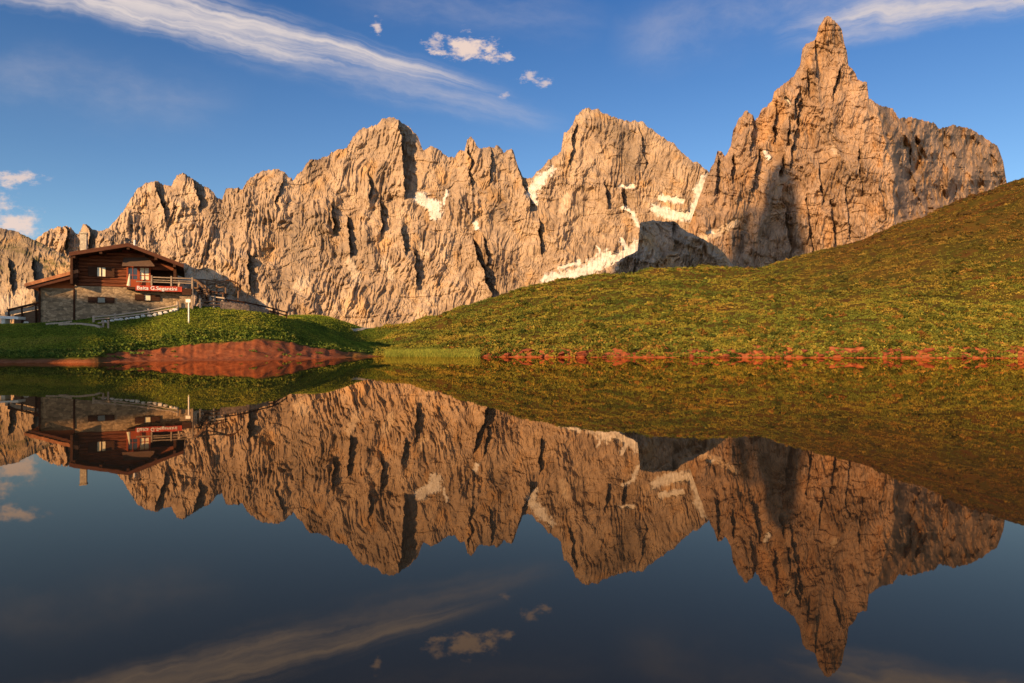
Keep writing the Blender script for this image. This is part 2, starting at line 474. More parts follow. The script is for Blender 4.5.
tower_ridge = [(672, 262), (688, 230), (698, 201), (706, 178), (714, 163), (717.6, 152), (721.7, 151), (725, 157), (731, 145.6), (733, 131), (739, 119),
    (745, 111), (753, 115), (755, 121), (761.5, 111), (772, 100.5), (774, 92), (784, 84), (794, 76), (800, 65.6), (802.5, 47),
    (808.7, 43), (815, 40), (819, 26.7), (825, 17), (831, 17), (841.5, 28.7), (844, 43), (847, 51), (848.5, 65.6), (856, 74),
    (858, 80), (867, 82), (868.5, 98), (878, 104.6), (893, 109), (899, 119), (911, 117), (923.5, 121), (934, 123), (940, 129),
    (954, 125), (971, 129), (983, 137), (997, 145.6), (1003, 160), (1005.5, 176), (1009, 195), (1030, 250), (1060, 300)]
tower_steps = [
    (60, 6, 5, [(798, 92), (794, 112)]), (55, 6, 5, [(789, 122), (787, 140)]), (60, 6, 4, [(776, 108), (773, 138)]), (60, 6, 5, [(733, 158), (732, 178)]),
    (50, 6, 5, [(807, 74), (809, 92)]), (50, 7, 5, [(839, 70), (833, 95)]), (60, 7, 5, [(783, 160), (780, 175)]), (70, 8, 6, [(830, 204), (835, 243)]),
    (80, 9, 6, [(782, 190), (790, 250)]), (55, 8, 4, [(819, 166), (822, 202)]), (50, 6, 4, [(753, 116), (751, 150)]), (50, 6, 4, [(760, 150), (752, 190)]),
    (50, 5, 4, [(718, 155), (716, 190)]), (70, 5, 6, [(815, 44), (816, 72)]), (45, 8, 4, [(858, 150), (862, 190)]), (45, 8, 4, [(845, 190), (850, 235)]),
    (55, 8, 6, [(880, 190), (886, 215)]), (50, 7, 4, [(800, 100), (790, 165)]), (45, 7, 4, [(806, 200), (812, 250)])]


def tower_extra(U, V, seed):
    # the right shoulder turns away from the evening sun; scree fans out below it
    w = sstep(232, 205, V + 6 * fbm(U / 14, V / 14, 3, 61) + 0.16 * (U - 940))
    wob = 10 * fbm(U / 22, V / 40, 3, 55)
    turn = np.clip(U - 884 + wob - 0.12 * (V - 150), 0, 500)
    bay = 26 * np.maximum(0, ridged(U / 24, V / 70, 2, 58) - 0.8)
    frac = np.clip(turn / 25, 0, 1) * (44 * ridged(U / 12, V / 30, 3, 63) + 20 * ridged(U / 4.4, V / 9, 3, 64) - 66)
    bay = bay + frac
    return -w * (turn * 15.5 - bay) - (1 - w) * turn * 1.6
mountain('mountain', tower_ridge, 330, lambda U: 1780 + 0 * U, 0.42, 0.8, M_rock_warm, steps=tower_steps,
         snow=[(2.3, [(766, 153), (769, 157)]), (1.2, [(790, 104), (786, 98)]), (1.6, [(708, 232), (713, 233)])],
         pale=[(3, [(834, 149), (836, 152)]), (4, [(700, 238), (720, 232), (735, 222)])], extra=tower_extra, seed=5, roundA=26)

mountain('rocky_buttress', [(590, 286), (600, 274), (612, 265), (625, 257), (637.5, 251), (639, 235), (640, 223), (652, 220.5), (665, 221.5),
         (676, 222), (681, 228), (690, 233), (705, 240), (716, 246), (724, 253), (740, 275), (760, 300)], 320, 1450, 0.6, 0.9, M_rock_grey,
         nv=140, seed=11, jag=0.6, roundD=7, roundA=14, steps=[(40, 6, 4, [(672, 224), (674, 245)])])

mountain('rocky_ridge', [(10, 262), (28, 245), (38, 238), (48, 230), (56, 228), (62, 226), (70, 227), (75, 233), (79, 234), (83, 225), (86, 224), (92, 229),
         (100, 231), (110, 229), (130, 240), (160, 265), (200, 300)], 340, 1750, 0.6, 0.6, M_rock, nv=200, seed=14, roundD=7, roundA=14,
         steps=[(50, 7, 5, [(66, 228), (66, 250)]), (50, 7, 5, [(88, 228), (90, 250)])])

mountain('rocky_hill', [(-330, 205), (-200, 200), (-60, 218), (-10, 226), (0, 228), (15, 231), (30, 238), (45, 245), (60, 253), (75, 261), (95, 275), (120, 300), (150, 330)],
         345, 820, 1.5, 0.22, M_rock_near, nv=240, seed=17, jag=0.5, roundD=8, roundA=10,
         green=[(3.5, [(0, 246), (22, 250), (40, 262), (52, 272)]), (2.6, [(24, 236), (46, 247), (66, 257)]), (2.6, [(0, 268), (14, 272)]), (3, [(45, 262), (70, 266)])],
         pale=[(9, [(0, 305), (14, 300), (20, 312)]), (4, [(24, 285), (22, 300)])],
         steps=[(26, 10, 9, [(32, 262), (36, 300)]), (20, 9, 8, [(8, 262), (12, 290)]), (14, 9, 8, [(52, 276), (56, 300)])])


def back_mountain(name, sil, S, mat, depth=260):
    """a mountain behind the camera, on the sun side: sil lists (across, height)"""
    sil = np.array(sil, float)
    ps = np.linspace(sil[0, 0], sil[-1, 0], 160)
    hs = np.interp(ps, sil[:, 0], sil[:, 1])
    rows = []
    for q in np.linspace(-1, 1, 41):
        hq = hs * (1 - abs(q) ** 1.2) - 4 * abs(q)
        s = S + q * (60 + hs * depth / 700) + 8 * fbm(ps / 40, hq / 50, 3, 4)
        rows.append(np.stack([ps * PH[0] + s * SH[0], ps * PH[1] + s * SH[1], hq], -1))
    P = np.array(rows)
    o = np_mesh(name, P.reshape(-1, 3), grid_faces(*P.shape[:2]), mat)
    for a in ('snow', 'pale', 'green'): attr(o, a, np.zeros(P.shape[0] * P.shape[1]))
    tag(o, kind='structure')
    return o


def shade_pt(x, y, z, S):
    """across-position and height at distance S towards the sun of the ray through a point"""
    return (x * PH[0] + y * PH[1], z + math.tan(SUN_EL) * (S - (x * SH[0] + y * SH[1])))
horn = [shade_pt(*W(u, v, Y), 1500) for u, v, Y in ((616, 264, 1560), (621, 240, 1570), (626, 212, 1590), (645, 202, 1600), (670, 204, 1600), (690, 214, 1580), (708, 232, 1560),
    (696, 250, 1860), (714, 240, 1870), (733, 218, 1885), (751, 188, 1905), (762, 163, 1930), (776, 154, 1940), (791, 162, 1940), (799, 210, 1890), (809, 262, 1840))]
horn.sort()
print('HORN', [(round(a), round(b)) for a, b in horn])
pl_, pr_ = horn[0][0], horn[-1][0]
back_mountain('mountain', [(pl_ - 700, 0), (pl_ - 420, 300), (pl_ - 130, 700), (pl_ - 20, horn[0][1] - 130)] + horn + [(pr_ + 18, horn[-1][1] - 260), (pr_ + 40, 520), (pr_ + 62, 310), (pr_ + 90, 230), (pr_ + 300, 0)], 1500, M_rock_grey)

# ------------------------------------------------------------------ terrain around the lake
def tab(pairs):
    p = np.array(pairs, float)
    def f(u):
        u = np.asarray(u, float)
        return (np.interp(u - 5, p[:, 0], p[:, 1]) + np.interp(u, p[:, 0], p[:, 1]) + np.interp(u + 5, p[:, 0], p[:, 1])) / 3
    return f


shore_v = tab([(-600, 362), (0, 363), (90, 363), (150, 361.5), (250, 360.5), (330, 358.5), (375, 356.5), (400, 356.4), (475, 357), (600, 357.4), (1024, 358.2), (1600, 359)])
bank_v = tab([(-600, 355), (0, 355), (80, 354), (100, 353.5), (130, 350.8), (160, 347.6), (200, 343), (225, 341), (240, 340), (260, 337), (275, 338.5), (300, 344), (325, 348.5),
              (345, 351), (375, 352.5), (390, 352), (475, 353), (500, 351), (520, 350.5), (600, 351.5), (700, 350.5), (850, 348.5), (1024, 348), (1600, 348)])
bank_d = tab([(-600, 2.5), (80, 2.5), (110, 4.5), (250, 8), (320, 8), (380, 6), (480, 2.2), (1600, 2.0)])
c1_v = tab([(-600, 332), (-100, 327), (0, 324.5), (40, 323), (75, 320.5), (95, 317.6), (110, 315.8), (130, 313.3), (150, 310.6), (180, 307.2), (215, 307.3), (240, 308.5), (255, 310.5), (270, 313.5), (285, 318.5), (300, 325),
            (320, 332), (340, 338), (355, 342.5), (380, 342), (400, 339), (430, 333), (475, 326), (520, 318), (600, 308), (700, 302), (800, 296), (900, 280), (1024, 254), (1300, 180), (1600, 120)])
c1_Y = tab([(-600, 60), (0, 60), (40, 60.5), (75, 61.4), (100, 62.5), (130, 63.7), (160, 64.8), (190, 65.8), (215, 67.5), (250, 70), (270, 72), (300, 75.5), (320, 79), (340, 84), (380, 95), (430, 97), (520, 98), (700, 100), (1024, 103), (1600, 105)])
c2_v = tab([(-600, 335), (0, 326), (120, 318), (220, 315), (270, 317.5), (285, 315.8), (300, 315), (320, 315), (335, 318), (350, 323.5), (362, 327.5), (372, 328), (382, 327), (400, 324.8), (450, 311), (500, 297), (550, 284.5),
            (600, 275), (650, 269.3), (700, 267.3), (730, 268.5), (745, 269), (760, 267), (800, 257.5), (850, 243), (900, 224.5), (950, 205), (1000, 187.5), (1024, 179), (1200, 118), (1600, 60)])
c2_Y = tab([(-600, 90), (0, 90), (250, 95), (330, 99), (362, 103), (372, 104), (385, 106), (400, 112), (550, 128), (700, 140), (1024, 146), (1600, 150)])

g_us = np.concatenate([np.linspace(-620, -40, 120), np.arange(-38, 1064, 1.4), np.linspace(1066, 1640, 120)])


def red_mask(u, Y):
    d = Y - CH * FPX / (shore_v(u) - HV)
    n = fbm(u / 13.0, Y / 2.2, 4, 41)
    return sstep(0.0, 0.22, n + 0.95 - d / 2.6) * sstep(470, 482, u)


def build_terrain():
    u = g_us
    Ys = CH * FPX / (shore_v(u) - HV)
    Yb = Ys + bank_d(u)
    vb = bank_v(u) + 1.3 * fbm(u / 11, u * 0, 3, 3) * (u < 380)
    rows_Y, rows_h, earth = [], [], []
    def add(Yv, h, e):
        rows_Y.append(Yv); rows_h.append(h); earth.append(np.broadcast_to(e, u.shape) * 1.0)
    for q in np.linspace(0, 1, 6)[:-1]:
        Yv = Ys - 8 * (1 - q); add(Yv, (-1.4 * (1 - q) - CH) / Yv, 1.0)
    hs, hb = -CH / Ys, (HV - vb) / FPX
    h1, h2 = (HV - c1_v(u)) / FPX, (HV - c2_v(u)) / FPX
    Y1, Y2 = c1_Y(u), c2_Y(u)
    left = sstep(395, 365, u)                         # 1 on the knoll
    redright = sstep(470, 482, u)
    scarp = sstep(85, 115, u) * sstep(378, 330, u)
    for q in np.linspace(0, 1, 26):
        Yv = Ys + (Yb - Ys) * q
        # beach, then a steep scarp with a turf lip; simple low bank elsewhere
        g = np.where(scarp > 0.5, 0.38 * q + 0.62 * sstep(0.2, 1.0, q), q ** 0.8)
        h = hs + (hb - hs) * g
        lip = np.clip((0.93 - q) / 0.08, 0, 1)
        e = np.maximum(scarp * lip, (1 - scarp) * left * sstep(0.55, 0.2, q) * 0.9)
        e = np.maximum(e, red_mask(u, Yv))
        add(Yv, h, e)
    for q in np.linspace(0, 1, 90)[1:] ** 1.25:
        Yv = Yb + (Y1 - Yb) * q
        gk = 1 - (1 - q) ** 1.45
        gh = q ** 0.9
        g = gk * left + gh * (1 - left)
        add(Yv, hb + (h1 - hb) * g, red_mask(u, Yv))
    for q in np.linspace(0, 1, 46)[1:]:
        Yv = Y1 + (Y2 - Y1) * q
        hump = 1 - (1 - q) ** 1.7
        dip = h1 + (h2 - h1) * sstep(0.35, 1.0, q) - 0.012 * np.sin(np.pi * np.clip(q * 1.3, 0, 1)) ** 2
        h = dip * left + (h1 + (h2 - h1) * hump) * (1 - left)
        add(Yv, h, 0.0)
    zc = CH + h2 * Y2
    for q in np.linspace(0, 1, 22)[1:]:
        Yv = Y2 + 150 * q
        z = zc - (zc + 25) * (q ** 1.5)
        add(Yv, (z - CH) / Yv, 0.0)
    Yg = np.array(rows_Y); Hg = np.array(rows_h); E = np.array(earth)
    U = np.repeat(u[None], len(Yg), 0)
    X = (U - 512) / FPX * Yg; Z = CH + Hg * Yg
    # lumps and hollows of the turf, damped at the water's edge
    amp = np.clip((Yg - Ys) / 12, 0, 1)
    lump = 0.42 * fbm(X / 9, Yg / 9, 3, 6) + 0.13 * fbm(X / 2.1, Yg / 2.1, 3, 16)
    right = 1 - left[None]
    terr = ridged(X / 16 + 0.6 * fbm(X / 20, Yg / 20, 2, 91), Yg / 5.5 + X / 40, 2, 92) - 0.9
    Z = Z + amp * (lump * (0.35 + 1.15 * right) + right * 0.55 * terr * np.clip((Yg - 85) / 30, 0, 1))
    sc = (E > 0.3) * left[None]
    rill = ridged(X / 1.3 + 0.5 * fbm(X / 3, Yg / 3, 2, 71), Yg / 4.0, 3, 70) - 0.9
    Z = Z + sc * np.clip((Yg - Ys) / 2.5, 0, 1) * (rill * 0.11 + 0.03 * fbm(X / 0.5, Yg / 0.7, 3, 75))
    sr = (E > 0.2) * redright[None]
    Z = Z + sr * np.clip((Yg - Ys) / 0.5, 0, 1) * 0.22 * fbm(X / 0.8, Yg / 0.8, 3, 73)
    P = np.stack([X, Yg, Z], -1)
    o = np_mesh('grassy_ground', P.reshape(-1, 3), grid_faces(*Z.shape), M_turf, smooth=True)
    attr(o, 'earth', E.ravel()); attr(o, 'rightside', np.broadcast_to(right, Z.shape).ravel())
    tag(o, kind='structure')
    return Yg, Z, E


def turf_mat():
    m, nt, b = new_mat('turf')
    n1 = noise(nt, 0.55, 6, 0.65)
    green = ramp(nt, n1, [(0.30, (0.045, 0.060, 0.010)), (0.5, (0.085, 0.100, 0.015)), (0.68, (0.140, 0.125, 0.020))])
    n2 = noise(nt, 0.22, 6, 0.7)
    heath = ramp(nt, n2, [(0.30, (0.030, 0.030, 0.008)), (0.46, (0.062, 0.048, 0.011)), (0.58, (0.085, 0.050, 0.013)), (0.70, (0.055, 0.024, 0.010))])  # ground colour darkened, puts shade into the gaps between shrubs
    col = mix(nt, getattr_node(nt, 'rightside'), green, heath)
    n3 = noise(nt, 1.6, 6, 0.65)
    red = ramp(nt, n3, [(0.30, (0.20, 0.058, 0.024)), (0.5, (0.32, 0.095, 0.038)), (0.7, (0.39, 0.145, 0.065))])
    col = mix(nt, getattr_node(nt, 'earth'), col, red)
    nt.links.new(col, b.inputs['Base Color'])
    bump(nt, b, noise(nt, 6.0, 8, 0.75), 0.9, 0.07)
    b.inputs['Specular IOR Level'].default_value = 0.03
    return m
M_turf = turf_mat()
GY_, GZ_, GE_ = build_terrain()


def ground_col(u):
    i = np.interp(u, g_us, np.arange(len(g_us)))
    return i


def ground(u, Y):
    """height of the turf at bearing u and depth Y"""
    i = float(np.interp(u, g_us, np.arange(len(g_us)))); k = min(int(i), len(g_us) - 2); f = i - k
    z = [np.interp(Y, GY_[:, c], GZ_[:, c]) for c in (k, k + 1)]
    return z[0] * (1 - f) + z[1] * f


def ground_xy(x, y):
    return ground(512 + FPX * x / y, y)


# land under and around everything
M_bed = simple_mat('valley_ground', (0.06, 0.065, 0.02), 0.3, 0.02)
g = np_mesh('ground', [(-22000, -22000, -46), (22000, -22000, -46), (22000, 22000, -46), (-22000, 22000, -46)], [(0, 1, 2, 3)], M_bed)
tag(g, kind='structure')


# ------------------------------------------------------------------ water
def water():
    m = bpy.data.materials.new('lake_water'); m.use_nodes = True
    nt = m.node_tree; nt.nodes.clear(); L = nt.links.new
    out = nt.nodes.new('ShaderNodeOutputMaterial')
    gl = nt.nodes.new('ShaderNodeBsdfGlossy'); gl.inputs['Roughness'].default_value = 0.012
    gl.inputs['Color'].default_value = (1.0, 0.80, 0.60, 1)
    df = nt.nodes.new('ShaderNodeBsdfDiffuse'); df.inputs['Color'].default_value = (0.018, 0.017, 0.014, 1)
    fr = nt.nodes.new('ShaderNodeFresnel'); fr.inputs['IOR'].default_value = 1.42
    mx = nt.nodes.new('ShaderNodeMixShader')
    n = noise(nt, 0.9, 3, 0.5, (1, 0.5, 1))
    bp = nt.nodes.new('ShaderNodeBump'); bp.inputs['Strength'].default_value = 0.05; bp.inputs['Distance'].default_value = 0.02
    L(n, bp.inputs['Height']); L(bp.outputs[0], gl.inputs['Normal'])
    L(fr.outputs[0], mx.inputs[0]); L(df.outputs[0], mx.inputs[1]); L(gl.outputs[0], mx.inputs[2]); L(mx.outputs[0], out.inputs[0])
    o = np_mesh('lake_water', [(-170, -14, 0), (170, -14, 0), (170, 100, 0), (-170, 100, 0)], [(0, 1, 2, 3)], m)
    tag(o, kind='structure')
water()

#@@DETAILS@@
# ------------------------------------------------------------------ mesh builder for made things
class MB:
    def __init__(s): s.v, s.f = [], []
    def add(s, vs, fs):
        k = len(s.v); s.v += [tuple(p) for p in vs]; s.f += [tuple(i + k for i in f) for f in fs]; return s
    def box(s, x0, x1, y0, y1, z0, z1):
        return s.add([(x0, y0, z0), (x1, y0, z0), (x1, y1, z0), (x0, y1, z0), (x0, y0, z1), (x1, y0, z1), (x1, y1, z1), (x0, y1, z1)],
                     [(3, 2, 1, 0), (4, 5, 6, 7), (0, 1, 5, 4), (1, 2, 6, 5), (2, 3, 7, 6), (3, 0, 4, 7)])
    def prism(s, poly, y0, y1):                    # polygon in x,z pushed along y
        n = len(poly)
        vs = [(x, y0, z) for x, z in poly] + [(x, y1, z) for x, z in poly]
        return s.add(vs, [tuple(range(n)), tuple(range(2 * n - 1, n - 1, -1))] + [(i, i + n, (i + 1) % n + n, (i + 1) % n) for i in range(n)])
    def rod(s, pts, r, n=7, r1=None):
        pts = [Vector(p) for p in pts]; r1 = r if r1 is None else r1
        rings = []
        for i, p in enumerate(pts):
            d = (pts[min(i + 1, len(pts) - 1)] - pts[max(i - 1, 0)]).normalized()
            a = d.cross(Vector((0.3, 0.2, 1)) if abs(d.z) < 0.95 else Vector((1, 0, 0))).normalized(); b = d.cross(a)
            rr = r + (r1 - r) * i / (len(pts) - 1)
            rings.append([p + (a * math.cos(t) + b * math.sin(t)) * rr for t in (2 * math.pi * k / n for k in range(n))])
        vs = [q for g in rings for q in g]
        fs = [(i * n + k, i * n + (k + 1) % n, (i + 1) * n + (k + 1) % n, (i + 1) * n + k) for i in range(len(pts) - 1) for k in range(n)]
        fs += [tuple(range(n - 1, -1, -1)), tuple(range((len(pts) - 1) * n, len(pts) * n))]
        return s.add(vs, fs)
    def plank(s, p, q, w, h):                      # a board from p to q, w deep and h high
        p, q = Vector(p), Vector(q); d = (q - p).normalized()
        a = d.cross(Vector((0, 0, 1))).normalized() * (w / 2); b = a.cross(d).normalized() * (h / 2)
        vs = [p - a - b, p + a - b, p + a + b, p - a + b, q - a - b, q + a - b, q + a + b, q - a + b]
        return s.add(vs, [(0, 1, 2, 3), (7, 6, 5, 4), (0, 4, 5, 1), (1, 5, 6, 2), (2, 6, 7, 3), (3, 7, 4, 0)])
    def build(s, name, mat, parent=None, off=(0, 0, 0)):
        me = bpy.data.meshes.new(name)
        me.from_pydata([(x - off[0], y - off[1], z - off[2]) for x, y, z in s.v], [], s.f); me.materials.append(mat)
        import bmesh
        bm = bmesh.new(); bm.from_mesh(me); bmesh.ops.recalc_face_normals(bm, faces=bm.faces); bm.to_mesh(me); bm.free()
        o = bpy.data.objects.new(name, me); COL.objects.link(o)
        if parent: o.parent = parent
        return o


def hit(u, v):
    """first point of the turf met when looking at bearing u, row v"""
    Ys = CH * FPX / (float(shore_v(u)) - HV)
    for Y in np.arange(Ys, 150, 0.1):
        if ground(u, Y) >= CH + (HV - v) / FPX * Y: return Vector(((u - 512) / FPX * Y, Y, ground(u, Y)))
    Y = float(c1_Y(u)); return Vector(((u - 512) / FPX * Y, Y, ground(u, Y)))


def up(p, u, v):
    """point above ground point p's depth at bearing u, row v"""
    return Vector(((u - 512) / FPX * p.y, p.y, CH + (HV - v) / FPX * p.y))


def near_hill():
    """grassy hill on the left behind the camera; its evening shadow lies over the hut's foot"""
    S = 80
    tg = [(-20, 284, 60.0), (40, 289.5, 60.5), (90, 296, 62.5), (130, 302, 64.5), (165, 307, 66.0), (173, 311, 66.3)]
    sil = [shade_pt(*W(*q), S) for q in tg]
    for u, v in ((160, 317), (143, 325), (128, 333), (114, 340), (100, 348), (97, 355)):
        q = hit(u, v); sil.append(shade_pt(q.x, q.y, q.z, S))
    sil.sort()
    p0, p1, h1 = sil[0][0], sil[-1][0], sil[-1][1]
    sil = np.array([(p0 - 260, 30), (p0 - 120, 37), (p0 - 30, sil[0][1])] + sil + [(p1 + 1.5, h1 - 4), (p1 + 6, h1 - 12), (p1 + 14, 6), (p1 + 26, 1), (p1 + 60, 0.4), (p1 + 250, 0.2)])
    ps = np.unique(np.concatenate([np.linspace(p0 - 260, p1 + 250, 160), np.linspace(p0 - 4, p1 + 8, 110)]))
    hs = np.interp(ps, sil[:, 0], sil[:, 1]) + 0.25 * fbm(ps / 2.4, ps * 0, 3, 8)
    rows = []
    for q in np.linspace(-1, 1, 45):
        hq = (hs + 1.2) * (1 - abs(q)) - 1.2
        s = S + np.where(q < 0, q * 62, q * 160) + 0 * ps
        rows.append(np.stack([ps * PH[0] + s * SH[0], ps * PH[1] + s * SH[1], hq], -1))
    P = np.array(rows)
    o = np_mesh('grassy_hill', P.reshape(-1, 3), grid_faces(*P.shape[:2]), M_turf, smooth=True)
    attr(o, 'earth', np.zeros(P.shape[0] * P.shape[1])); attr(o, 'rightside', np.zeros(P.shape[0] * P.shape[1]))
    tag(o, kind='structure')
near_hill()


# ------------------------------------------------------------------ materials of made things
def stone_wall_mat(name, c1, c2, c3, scale):
    m, nt, b = new_mat(name)
    tc = nt.nodes.new('ShaderNodeTexCoord'); mp = nt.nodes.new('ShaderNodeMapping'); mp.inputs['Scale'].default_value = (1, 1, 1.7)
    nt.links.new(tc.outputs['Object'], mp.inputs[0])
    nz = nt.nodes.new('ShaderNodeTexNoise'); nz.inputs['Scale'].default_value = 2.0
    nt.links.new(mp.outputs[0], nz.inputs['Vector'])
    va = nt.nodes.new('ShaderNodeMix'); va.data_type = 'RGBA'; va.inputs[0].default_value = 0.12
    nt.links.new(mp.outputs[0], va.inputs[6]); nt.links.new(nz.outputs[1], va.inputs[7])
    vo = nt.nodes.new('ShaderNodeTexVoronoi'); vo.inputs['Scale'].default_value = scale; vo.feature = 'F1'
    ve = nt.nodes.new('ShaderNodeTexVoronoi'); ve.inputs['Scale'].default_value = scale; ve.feature = 'DISTANCE_TO_EDGE'
    for k in (vo, ve): nt.links.new(va.outputs[2], k.inputs['Vector'])
    sp = nt.nodes.new('ShaderNodeSeparateColor'); nt.links.new(vo.outputs['Color'], sp.inputs[0])
    col = ramp(nt, sp.outputs[0], [(0.1, c3), (0.5, c2), (0.9, c1)])
    mort = ramp(nt, ve.outputs['Distance'], [(0.02, (1, 1, 1)), (0.09, (0, 0, 0))])
    col = mix(nt, mort, col, tuple(x * 0.75 for x in c2))
    nt.links.new(col, b.inputs['Base Color'])
    bump(nt, b, ve.outputs['Distance'], 0.8, 0.06)
    return m


M_stone = stone_wall_mat('rubble_stone', (0.43, 0.31, 0.19), (0.31, 0.22, 0.135), (0.17, 0.125, 0.08), 3.6)
M_chim = stone_wall_mat('pale_stone', (0.62, 0.55, 0.42), (0.56, 0.48, 0.36), (0.48, 0.41, 0.31), 3.4)
M_log = simple_mat('stained_logs', (0.095, 0.028, 0.013), 0.6, 2.2, 0.7, (0.4, 3, 4), 0.02, (0.19, 0.060, 0.025))
M_logdark = simple_mat('dark_timber', (0.060, 0.026, 0.014), 0.4, 2.0, 0.8, (1, 3, 5))
M_roof = simple_mat('roof_boards', (0.085, 0.042, 0.028), 0.35, 3.0, 0.8, (3, 0.6, 1))
M_fascia = simple_mat('reddish_fascia', (0.095, 0.036, 0.020), 0.3, 2.5, 0.75, (1, 1, 5))
M_orange = simple_mat('orange_boards', (0.36, 0.105, 0.035), 0.25, 3.0, 0.75, (0.6, 1, 8))
M_tiles = simple_mat('orange_roof_edge', (0.40, 0.17, 0.08), 0.35, 4.0, 0.85)
M_frame = simple_mat('red_frame', (0.30, 0.065, 0.024), 0.2, 3.0, 0.6)
M_pale = simple_mat('weathered_pale_wood', (0.42, 0.335, 0.25), 0.25, 3.0, 0.85, (1, 1, 3))
M_grey = simple_mat('weathered_grey_wood', (0.34, 0.275, 0.21), 0.35, 3.0, 0.9, (1, 1, 3))
M_brown = simple_mat('weathered_brown_wood', (0.17, 0.105, 0.065), 0.35, 3.0, 0.9, (1, 1, 3))
M_rail = simple_mat('brown_grey_rail', (0.30, 0.225, 0.16), 0.3, 3.0, 0.9, (1, 1, 3))
M_canopy = simple_mat('canopy_shingles', (0.13, 0.080, 0.057), 0.3, 4.0, 0.85, (1, 4, 4))
M_curtain = simple_mat('cream_curtain', (0.80, 0.74, 0.55), 0.1, 8.0)
M_red = simple_mat('red_banner', (0.42, 0.060, 0.032), 0.12, 3.0, 0.6)
M_white = simple_mat('white_paint', (0.80, 0.78, 0.74), 0.06, 5.0, 0.6)
M_stoneW = simple_mat('white_limestone', (0.66, 0.62, 0.55), 0.2, 6.0, 0.9)
M_redrock = simple_mat('red_sandstone', (0.19, 0.052, 0.025), 0.5, 2.5, 0.9, bmp=0.05)
M_gravel = simple_mat('pale_gravel', (0.50, 0.41, 0.31), 0.2, 3.0, 0.95)
m_glass, nt_, b_ = new_mat('window_glass')
b_.inputs['Base Color'].default_value = (0.03, 0.035, 0.05, 1); b_.inputs['Roughness'].default_value = 0.06; b_.inputs['Specular IOR Level'].default_value = 0.6
M_glass = m_glass

# ------------------------------------------------------------------ the mountain hut
A30 = math.radians(25)
P0 = Vector(((75 - 512) / FPX * 62, 62, 3.0))
DX, DY = Vector((math.cos(A30), math.sin(A30), 0)), Vector((-math.sin(A30), math.cos(A30), 0))


def hs(u, b=0.0):
    ux = (u - 512) / FPX
    return (ux * (P0.y + b * DY.y) - P0.x - b * DY.x) / (DX.x - ux * DX.y)


def hz(u, v, b=0.0):
    Y = P0.y + hs(u, b) * DX.y + b * DY.y
    return CH + (HV - v) / FPX * Y - P0.z


def hut_world(x, y, z): return P0 + DX * x + DY * y + Vector((0, 0, z))


hut = empty('mountain_hut', P0, A30)
tag(hut, 'dark log mountain hut with stone base and gabled roof on the grassy knoll', 'hut')
ZF = hz(100, 286.5)                               # top of the masonry
xR, xD = hs(176), hs(191)
xd0, xd1 = hs(126.5), hs(150.5)                   # door bay
fb = -1.9                                         # roof overhang in front
eL, zL = hs(69.5, fb), hz(69.5, 252.5, fb)
rX, rZ = hs(128, fb), hz(128, 243.3, fb)
eR, zR = hs(183.5, fb), hz(183.5, 264.5, fb)


def roof_z(x): return (zL + (rZ - zL) * (x - eL) / (rX - eL)) if x < rX else (zR + (rZ - zR) * (eR - x) / (eR - rX))


MB().box(0, xD, 0, 8.5, -1.2, ZF).build('stone_wall', M_stone, hut)
MB().box(xR + 0.3, xD, -0.95, -0.01, -1.2, ZF - 0.75).build('stone_buttress', M_stone, hut)
# log walls: courses of round logs, clipped under the roof
lw = MB()
z = ZF + 0.17; k = 0
while z < rZ - 0.25:
    x0, x1 = 0.25, xR
    while roof_z(x0) - 0.30 < z and x0 < x1: x0 += 0.05
    while roof_z(x1) - 0.30 < z and x1 > x0: x1 -= 0.05
    if x1 - x0 > 0.3:
        if z < hz(160, 262.5):
            lw.rod([(x0 - (0.35 if k % 2 else 0.1) * (x0 < 0.3), 0.16, z), (xd0, 0.16, z)], 0.172, 8)
        else:
            lw.rod([(x0, 0.16, z), (x1, 0.16, z)], 0.172, 8)
    z += 0.325; k += 1
lw.box(0.28, xd0, 0.17, 0.40, ZF + 0.003, hz(160, 262))
lw.box(0.28, 0.5, 0.4, 8.2, ZF + 0.003, roof_z(0.3) - 0.4)
lw.box(xR - 0.2, xR, 2.6, 8.2, ZF + 0.003, roof_z(xR) - 0.3)
lw.prism([(0.6, roof_z(0.6) - 0.36), (0.6, roof_z(0.6) - 1.2), (xR - 0.1, roof_z(0.6) - 1.2), (xR - 0.1, roof_z(xR) - 0.33), (rX, rZ - 0.36)], 0.20, 0.34)
lw.build('log_wall', M_log, hut)
MB().box(xd0 + 0.02, xR - 0.22, 2.6, 2.8, ZF + 0.01, rZ - 1.2).build('porch_wall', M_logdark, hut)
ce = MB()
for i in range(9):
    zz = ZF + 0.2 + i * 0.325
    if zz < roof_z(0.1) - 0.35: ce.rod([(0.1, -0.42, zz), (0.1, 0.5, zz)], 0.15, 7).rod([(-0.35, 0.02, zz + 0.16), (0.3, 0.02, zz + 0.16)], 0.13, 7)
ce.build('corner_logs', M_logdark, hut)
MB().box(xR - 0.22, xR + 0.02, -0.02, 0.24, ZF + 0.003, roof_z(xR) - 0.25).build('porch_post', M_logdark, hut)
th = 0.24
rf = MB().prism([(eL, zL - th), (rX, rZ - th), (eR, zR - th), (eR, zR), (rX, rZ), (eL, zL)], fb + 0.06, 9.4)
roof = rf.build('roof', M_roof, hut)
MB().prism([(eL - 0.03, zL - th - 0.06), (rX, rZ - th - 0.06), (eR + 0.03, zR - th - 0.06), (eR + 0.03, zR + 0.04), (rX, rZ + 0.04), (eL - 0.03, zL + 0.04)], fb, fb + 0.055).build('bargeboard', M_fascia, roof)
